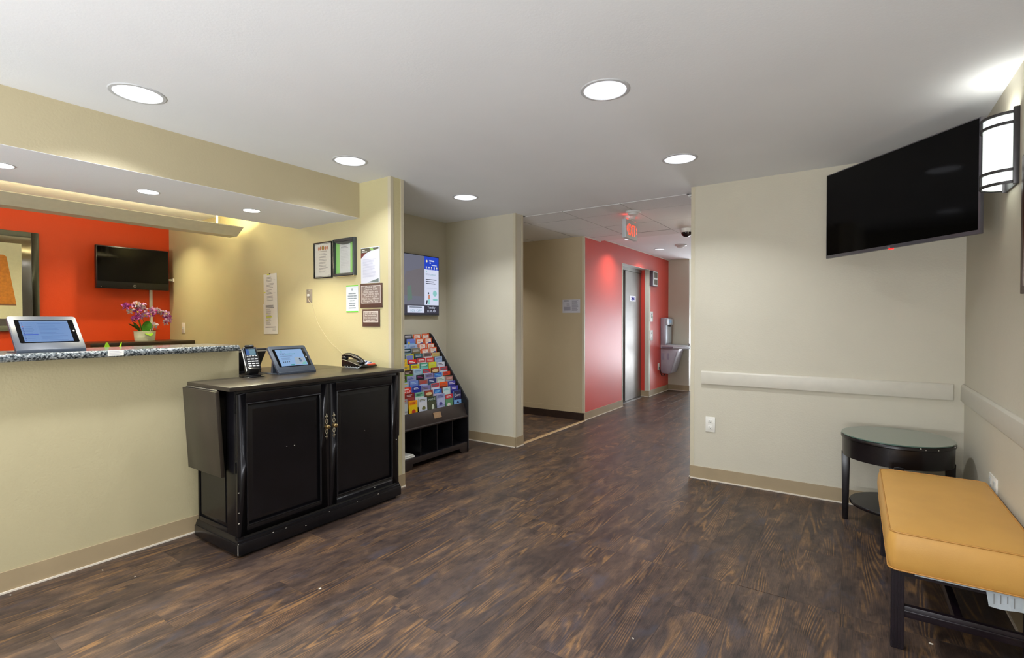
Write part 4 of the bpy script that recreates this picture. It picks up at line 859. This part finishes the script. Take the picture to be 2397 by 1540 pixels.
# ------------------------------------------------------------------ corridor things
def wallplate(name, label, cat, axis, plane, a0_, a1_, z0, z1, n, ducts=True, group=None):
    t = thing(name, label, cat, {'x': (plane, (a0_+a1_)/2, z0), 'y': ((a0_+a1_)/2, plane, z0)}[axis])
    def bx(d0, d1, a, b, c, d):
        return (plane+n*d0, plane+n*d1, a, b, c, d) if axis == 'x' else (a, b, plane+n*d0, plane+n*d1, c, d)
    build('plate', G().box(*bx(0, .006, a0_, a1_, z0, z1)), WHITEP, t, bevel=.002)
    am = (a0_+a1_)/2; w_ = (a1_-a0_)
    if ducts:
        for zz in (.3, .7):
            zc = z0+(z1-z0)*zz; s_ = build('socket', G().box(*bx(.006, .008, am-.017, am+.017, zc-.014, zc+.014)), WHITEP, t, bevel=.001)
            for dx in (-.006, .006): build('slot', G().box(*bx(.0078, .0084, am+dx-.0012, am+dx+.0012, zc-.001, zc+.008)), INKD, s_)
            build('slot', G().box(*bx(.0078, .0084, am-.002, am+.002, zc-.009, zc-.005)), INKD, s_)
    return t
wallplate('wall_outlet', 'white double socket low on the partition under the chair rail', 'outlet', 'x', XW, .934, 1.009, .40, .523, -1)
t = wallplate('wall_outlet', 'white wide outlet plate on the right wall half hidden by the bench', 'outlet', 'y', YW, 3.36, 3.53, .41, .527, 1, False)
for x in (3.40, 3.49): build('insert', G().box(x-.022, x+.022, YW+.006, YW+.010, .43, .508), flat((176, 180, 176)), t, bevel=.001)
wallplate('wall_outlet', 'white outlet on the red wall where the fountain is plugged in', 'outlet', 'y', YR, 8.94, 9.02, .42, .54, -1, False)
for z0, z1, lab in ((1.29, 1.466, 'upper steel elevator call plate with a green lamp on the red wall'), (.962, 1.143, 'lower steel elevator call plate on the red wall')):
    t = thing('call_plate', lab, 'call button', (8.575, YR, z0))
    build('plate', G().box(8.51, 8.645, YR-.012, YR, z0, z1), WHITEM, t, bevel=.002)
    build('button', G().tube([(8.578, YR-.012, z1-.05), (8.578, YR-.018, z1-.05)], .018, 14), STEEL, t, smooth=True)
    if z0 > 1.2: build('green_lamp', G().box(8.56, 8.605, YR-.0145, YR-.012, z0+.06, z0+.1), flat((40, 140, 60), estr=.4), t)
    else: build('keyhole', G().tube([(8.578, YR-.012, z0+.05), (8.578, YR-.016, z0+.05)], .008, 12), STEEL, t, smooth=True)
t = thing('floor_indicator', 'dark boxed elevator floor indicator with two windows beside the door', 'indicator', (8.62, YR, 1.9))
build('case', G().box(8.495, 8.75, YR-.055, YR, 1.9, 2.168), mat('plum_case', (84, 66, 76), .4), t, bevel=.004)
build('face_plate', G().box(8.52, 8.74, YR-.059, YR-.055, 1.91, 2.16), WHITEM, t, bevel=.001)
for z in (1.93, 2.05): build('indicator_window', G().box(8.56, 8.72, YR-.062, YR-.059, z, z+.09), flat((84, 72, 50)), t)

t = thing('exit_sign', 'lit red EXIT sign with two arrows hanging from the corridor ceiling', 'sign', (5.11, 1.972, 2.16))
build('housing', G().box(4.945, 5.27, 1.95, 1.995, 2.165, 2.36), mat('sign_grey', (196, 200, 204), .4), t, bevel=.006)
build('canopy', G().box(5.02, 5.2, 1.955, 1.99, 2.36, 2.375).lathe([(.001, 2.375), (.05, 2.375), (.06, HT), (.001, HT)], (5.11, 1.972, 0), 20), WHITEM, t)
g = G(); sh = Sheet(g, (4.945, 1.9493, 2.165), (1, 0, 0), (0, 0, 1))
sh.text('EXIT', .1625, .035, .168, 0, 0, 'c', .2)
for s_ in (-1, 1):
    c_ = .1625+s_*.125; sh.poly([(c_, .14), (c_+s_*.022, .1), (c_, .06), (c_, .075), (c_+s_*.012, .1), (c_, .125)], 0, 0)
build('lettering', g, flat((255, 58, 20), estr=2.6), t)
g = G(); sh = Sheet(g, (5.27, 1.9957, 2.165), (-1, 0, 0), (0, 0, 1)); sh.text('EXIT', .1625, .035, .168, 0, 0, 'c', .2); build('lettering', g, flat((255, 58, 20), estr=2.6), t)
build('red_glow_slot', G().box(4.97, 5.24, 1.957, 1.988, 2.3605, 2.362), flat((255, 40, 30), estr=9), t)
def detector(x, y, z, lab, r=.07):
    t = thing('smoke_detector', lab, 'smoke detector', (x, y, z))
    build('base', G().lathe([(.001, 0), (r, 0), (r, -.012), (r*.93, -.018), (r*.7, -.02)], (x, y, z), 28), WHITEM, t, smooth=True)
    build('cap', G().lathe([(r*.7, -.02), (r*.62, -.034), (r*.3, -.042), (.001, -.043)], (x, y, z), 28), WHITEM, t, smooth=True)
detector(4.9, 1.86, HT, 'white smoke detector on the tiled ceiling in front of the exit sign', .075)
detector(7.72, 2.18, HC, 'white smoke detector on the plain corridor ceiling past the dome camera', .085)
t = thing('dome_camera', 'white ceiling security camera with a smoked dome at the corridor', 'camera', (6.18, 1.68, HT))
build('base', G().lathe([(.001, 0), (.078, 0), (.074, -.03), (.066, -.045), (.001, -.045)], (6.18, 1.68, HT), 28), WHITEM, t, smooth=True)
build('dome', G().lathe([(.06*math.cos(a), -.045-.055*math.sin(a)) for a in [math.pi/2*i/7 for i in range(8)]], (6.18, 1.68, HT), 24), mat('smoked_dome', (34, 20, 22), .08, var=0), t, smooth=True)
t = thing('ceiling_vent', 'white louvred vent corner on the ceiling behind the partition top', 'vent', (4.68, 1.175, HT))
build('frame', G().box(4.53, 4.84, 1.135, 1.15, HT-.012, HT).box(4.53, 4.84, 1.205, 1.22, HT-.012, HT).box(4.53, 4.545, 1.15, 1.205, HT-.012, HT).box(4.825, 4.84, 1.15, 1.205, HT-.012, HT), WHITEM, t)
for i in range(3): build('louvre', G().hexa([(4.545, 1.155+.017*i, HT-.011), (4.825, 1.155+.017*i, HT-.011), (4.825, 1.157+.017*i, HT-.011), (4.545, 1.157+.017*i, HT-.011)], [(4.545, 1.164+.017*i, HT), (4.825, 1.164+.017*i, HT), (4.825, 1.166+.017*i, HT), (4.545, 1.166+.017*i, HT)]), WHITEM, t)
g = G(); sh = Sheet(g, (XH-.0015, 3.241, 1.413), (0, -1, 0), (0, 0, 1)); sh.slab(.26, .177, .0012)
GI = flat((126, 124, 138))
sh.lines(.02, .12, .165, .155, 2, .006, .0016, 1); sh.lines(.06, .12, .13, .09, 4, .005, .0016, 1); sh.lines(.14, .235, .16, .03, 12, .005, .0016, 1); sh.rect(.02, .12, .03, .08, .0016, 2); sh.rect(.128, .131, .01, .17, .0016, 1)
tag(build('wall_notice', g, [flat((196, 196, 206)), GI, flat((156, 154, 170))]), 'pale printed two-column notice on the tan side-hall wall', 'notice')

t = thing('drinking_fountain', 'grey drinking fountain with bottle filler on the red corridor wall', 'drinking fountain', (9.3, YR, .35))
FT = mat('fountain_grey', (164, 158, 166), .35, .3, var=.04); FL = mat('fountain_light', (196, 200, 206), .3, .5, var=.04)
build('filler_tower', G().box(9.09, 9.46, 2.835, YR, .87, 1.36), FT, t, bevel=.006)
build('filler_alcove', G().box(9.115, 9.435, 2.828, 2.836, .9, 1.22), FL, t, bevel=.004); build('filler_head', G().box(9.115, 9.435, 2.80, 2.836, 1.23, 1.345), FL, t, bevel=.006)
build('filler_spout', G().tube([(9.27, 2.81, 1.235), (9.27, 2.81, 1.2)], .02, 12), BLK, t, smooth=True)
build('sensor', G().box(9.2, 9.34, 2.797, 2.801, 1.26, 1.32), flat((150, 180, 210)), t)
build('basin', G().prism([(2.925, .80), (2.925, .872), (2.62, .862), (2.44, .848), (2.41, .835), (2.405, .81), (2.43, .80)], 9.09, 9.5), FL, t, bevel=.006)
build('push_bar', G().box(9.075, 9.09, 2.70, 2.90, .81, .84), mat('fountain_bar', (120, 112, 124), .4), t)
build('skirt', G().prism([(2.925, .80), (2.925, .40), (2.9, .355), (2.78, .345), (2.74, .36), (2.63, .74), (2.6, .80)], 9.1, 9.49), FT, t, bevel=.008)
for i in range(2):
    build('grille', G().box(9.096, 9.1005, 2.86-.09*i, 2.90-.09*i, .60, .72), mat('fountain_grille', (136, 128, 142), .5), t)
build('bubbler', G().tube([(9.25, 2.46, .845), (9.25, 2.455, .89), (9.25, 2.48, .9)], .012, 8), STEEL, t, smooth=True)
build('power_cord', G().tube(smooth_pts([(8.99, YR-.015, .47), (9.0, YR-.03, .4), (9.05, YR-.03, .33), (9.12, YR-.04, .30), (9.18, YR-.05, .32), (9.2, YR-.06, .36)]), .007, 6), BLK, t, smooth=True)

# ------------------------------------------------------------------ right-hand corner
ang = math.atan2(-.658, -.753)
t = thing('television', 'large black television angled across the corner near the ceiling', 'television', (3.716, -.164, 1.734), (0, 0, ang))
hw, hh_ = .510, .570
build('housing', G().box(-hw, hw, 0, .022, 0, hh_).box(-hw+.04, hw-.04, .022, .04, .05, hh_-.08), mat('tv_grey_bezel', (92, 90, 96), .3, .4), t, bevel=.003)
build('screen', G().box(-hw+.009, hw-.009, -.0015, .001, .02, hh_-.007), BLKGLOSS, t)
g = G(); sh = Sheet(g, (-.015, -.0005, .0035), (1, 0, 0), (0, 0, 1)); sh.text('LG', 0, 0, .014, 0, 0); build('brand_mark', g, flat((196, 196, 200)), t)
build('standby_lamp', G().box(-.012, .012, .004, .016, -.006, 0).ball((0, .004, -.003), .004), flat((255, 30, 30), estr=3), t)
build('wall_arm', G().box(-.12, .12, .04, .06, .16, .4).box(-.03, .03, .06, .49, .24, .32), BLK, t, bevel=.002)
Rm = Matrix.Rotation(-ang, 3, 'Z'); tv0 = Vector((3.716, -.164, 1.734))
q = G().box(3.98, 4.2, YW+.001, YW+.045, 1.9, 2.12); q.v = [tuple(Rm @ (Vector(v)-tv0)) for v in q.v]; build('wall_plate', q, BLK, t)

def sconce(xc, lab):
    t = thing('wall_sconce', lab, 'wall light', (xc, YW, 1.905))
    build('back_plate', G().box(xc-.1, xc+.1, YW, YW+.008, 1.905, 2.235), BRONZE, t, bevel=.001)
    for s_ in (-1, 1): build('side_bar', G().box(xc+s_*.1-.012, xc+s_*.1+.004 if s_ < 0 else xc+s_*.1, YW, YW+.02, 1.905, 2.24), BRONZE, t, bevel=.002)
    n = 20
    for z in (2.222, 2.178, 1.972, 1.917):
        pr = []
        for i in range(n+1):
            a = math.pi*i/n; pr.append((math.cos(a), math.sin(a)))
        vs = []; fs = []
        for cx_, sy_ in pr:
            for ra, rb, dz in ((.1, .105, -.006), (.1, .105, .006), (.094, .099, .006), (.094, .099, -.006)): vs.append((xc+ra*cx_, YW+.008+rb*sy_, z+dz))
        for i in range(n):
            for j in range(4): fs.append((i*4+j, i*4+(j+1) % 4, i*4+4+(j+1) % 4, i*4+4+j))
        build('curved_rail', G().add(vs, fs), BRONZE, t)
    for z0, z1 in ((2.178, 2.222), (1.917, 1.972)): build('rail_post', G().box(xc-.006, xc+.006, YW+.104, YW+.113, z0, z1), BRONZE, t)
    vs = []; fs = []
    for i in range(n+1):
        a = math.pi*i/n
        for z in (1.915, 2.228): vs.append((xc+.09*math.cos(a), YW+.008+.094*math.sin(a), z))
    for i in range(n): fs.append((2*i, 2*i+2, 2*i+3, 2*i+1))
    build('glass_shade', G().add(vs, fs), mat('opal_glass', (236, 240, 236), .3, var=0, emit=(236, 246, 240), estr=.95), t, smooth=True)
    l = bpy.data.lights.new('bulb', 'POINT'); l.energy = 4; l.shadow_soft_size = .06; l.color = (1, 1, .95)
    o = bpy.data.objects.new('bulb', l); C.objects.link(o); o.parent = t; o.location = (0, .052, .25)
sconce(3.163, 'curved opal glass wall sconce with bronze rails beside the television')
t = thing('wall_picture', 'brown framed picture on the right wall cut by the image edge', 'picture', (2.7, YW, 1.4))
build('frame', G().box(2.37, 2.40, YW, YW+.012, 1.42, 1.995).box(2.925, 2.955, YW, YW+.012, 1.42, 1.995).box(2.40, 2.925, YW, YW+.012, 1.42, 1.45).box(2.40, 2.925, YW, YW+.012, 1.965, 1.995), mat('brown_frame', (70, 44, 32), .4), t, bevel=.002)
build('print', G().box(2.40, 2.925, YW, YW+.008, 1.45, 1.965), flat((200, 196, 180)), t)

# round side table with glass top
t = thing('side_table', 'round black side table with green glass top in the corner', 'table', (3.98, -.218, 0))
TX, TYY = 3.98, -.218; TBL = mat('black_table_wood', (20, 16, 18), .25, var=.3, scale=10)
build('apron', G().lathe([(.262, .44), (.282, .44), (.284, .555), (.262, .555)], (TX, TYY, 0), 56), TBL, t, smooth=True)
build('top', G().lathe([(.001, .552), (.286, .552), (.291, .556), (.291, .569), (.288, .573), (.001, .573)], (TX, TYY, 0), 56), TBL, t, smooth=True)
gt = build('glass_top', G().lathe([(.001, .574), (.287, .574), (.29, .577), (.287, .582), (.001, .582)], (TX, TYY, 0), 56), mat('green_glass', (74, 96, 86), .05, var=0, coat=.6), t, smooth=True); gt['label'] = 'green tinted glass disc'
build('shelf', G().lathe([(.001, .125), (.238, .125), (.242, .13), (.242, .14), (.238, .145), (.001, .145)], (TX, TYY, 0), 48), TBL, t, smooth=True)
for a in range(4):
    c_, s_ = round(math.cos(a*math.pi/2)), round(math.sin(a*math.pi/2)); px, py = TX+.262*c_, TYY+.262*s_; b, q = .016, .024
    build('leg', G().hexa([(px-b, py-b, 0), (px+b, py-b, 0), (px+b, py+b, 0), (px-b, py+b, 0)], [(px-q, py-q, .45), (px+q, py-q, .45), (px+q, py+q, .45), (px-q, py+q, .45)]), TBL, t, bevel=.002)
g = G()
for a, z, w_ in ((200, .571, .006), (205, .563, .003), (219, .562, .004), (247, .571, .005), (258, .566, .004), (262, .565, .003)):
    r = math.radians(a); g.box(TX+.2915*math.cos(r)-.002, TX+.2915*math.cos(r)+.002, TYY+.2915*math.sin(r)-w_/2, TYY+.2915*math.sin(r)+w_/2, z-.002, z+.002)
build('worn_chips', g, CHIP, t)['kind'] = 'stuff'

# bench
t = thing('upholstered_bench', 'tan leather bench with dark fluted legs along the right wall', 'bench', (3.0, -.34, 0))
BX0, BX1, BY0, BY1 = 2.488, 3.522, -.566, -.118
def rbox(cx_, cy_, w_, d_, r): return [(cx_+a, cy_+b) for a, b in rnd_rect(w_, d_, r, 6)]
bx, by, bw, bd = (BX0+BX1)/2, (BY0+BY1)/2, BX1-BX0, BY1-BY0
rings = []
for z, e, r in ((.322, -.006, .03), (.33, 0, .035), (.36, .006, .04), (.40, .009, .042), (.44, .006, .04), (.462, 0, .036), (.472, -.004, .034)):
    rings.append([(x, y, z) for x, y in rbox(bx, by, bw+2*e, bd+2*e, r)])
n = len(rings[0]); g = G(); vs = [p for r in rings for p in r]; fs = []
for j in range(len(rings)-1):
    for i in range(n): fs.append((j*n+i, j*n+(i+1) % n, (j+1)*n+(i+1) % n, (j+1)*n+i))
top0 = (len(rings)-1)*n
for k, (sc, z) in enumerate(((.97, .4745), (.85, .479), (.5, .483))):
    vs += [(bx+(p[0]-bx)*sc if sc < .9 else bx+(p[0]-bx)*(1-.012/ (bw/2)), by+(p[1]-by)*sc if sc < .9 else by+(p[1]-by)*(1-.012/(bd/2)), z) for p in rings[-1]]
    b0 = top0+n*(k+1); a_ = b0-n
    for i in range(n): fs.append((a_+i, a_+(i+1) % n, b0+(i+1) % n, b0+i))
fs.append(tuple(b0+i for i in range(n))); fs.append(tuple(range(n-1, -1, -1)))
cu = build('cushion', g.add(vs, fs), LEATHER, t, smooth=True)
for z, e in ((.4725, -.003), (.326, .001)):
    pp = [(x, y, z) for x, y in rbox(bx, by, bw+2*e, bd+2*e, .034)]; pp.append(pp[0])
    build('piping', G().tube(pp, .0034, 6, cap=False), PIPING, cu, smooth=True)
build('seat_rail', G().box(2.515, 3.495, -.545, -.13, .296, .323), BENCHWOOD, t)
for x in (2.508, 3.452):
    for y in (-.17, -.556):
        g = G().box(x+.003, x+.040, y+.003, y+.040, 0, .322)
        for i in range(4):
            for q in (x, x+.04): g.box(q-.000, q+.003, y+.004+.0095*i, y+.010+.0095*i, .004, .32)
            for q in (y, y+.04): g.box(x+.004+.0095*i, x+.010+.0095*i, q, q+.003, .004, .32)
        build('leg', g, BENCHWOOD, t)
    build('end_stretcher', G().box(x+.010, x+.034, -.516, -.167, .130, .176).box(x+.006, x+.038, -.516, -.167, .150, .160), BENCHWOOD, t, bevel=.002)
build('centre_stretcher', G().box(2.54, 3.464, -.352, -.325, .13, .17), BENCHWOOD, t, bevel=.003)
g = G(); sh = Sheet(g, (2.4985, -.36, .2545), (0, -1, 0), (0, 0, 1))
vs = []; fs = []; n = 10
for i in range(n+1):
    y = -.405-.155*i/n; w_ = .004*math.sin(i*1.1)
    vs += [(2.497+w_, y-.008*(1-i/n), .262-.004*math.sin(i*.9)), (2.502+w_, y, .322)]
for i in range(n): fs.append((2*i, 2*i+2, 2*i+3, 2*i+1))
tg = G().add(vs, fs); tg.m = 1
for i in range(7):
    y = -.425-.018*i-(.02 if i > 3 else 0); tg.quad((2.4925, y-.0025, .275+.006*(i % 3)), (2.4925, y, .275+.006*(i % 3)), (2.4945, y, .313), (2.4945, y-.0025, .313))
tg.m = 0; tg.box(2.496, 2.4975, -.41, -.2, .314, .321)
lt = build('law_label', tg, [flat((168, 176, 182)), INK], t); lt['label'] = 'white printed care label hanging under the seat'

# scraps on the floor
for i, (x, y, lab) in enumerate([(1.492, 2.154, 'white paper scrap on the floor in front of the black cabinet'), (.625, 3.33, 'yellowish crumb on the floor by the counter baseboard at left'), (.961, 3.261, 'thin pale splinter on the floor below the counter'), (1.03, 3.041, 'curled pale shaving on the floor left of the black cabinet'), (3.231, 1.798, 'tiny white scrap on the floor in the middle of the lobby'), (1.978, .746, 'tiny pale splinter on the floor at the bottom centre'), (2.624, -.265, 'white scrap on the floor under the bench'), (5.287, 1.679, 'tiny white scrap on the corridor floor')]):
    a = random.uniform(0, 3); L_, W_ = (.013, .006) if i in (0, 6) else (.008, .003)
    c_, s_ = math.cos(a), math.sin(a); q = [(x+c_*L_*u-s_*W_*v, y+s_*L_*u+c_*W_*v) for u, v in ((-.5, -.5), (.5, -.5), (.6, .4), (-.4, .5))]
    tag(build('paper_scrap', G().hexa([(p[0], p[1], .0) for p in q], [(p[0], p[1], .0025) for p in q]), flat((216, 208, 190))), lab, 'scrap', 'bits of litter on the floor')

for o in list(bpy.data.objects):
    for k in ('_org', '_local'):
        if k in o: del o[k]
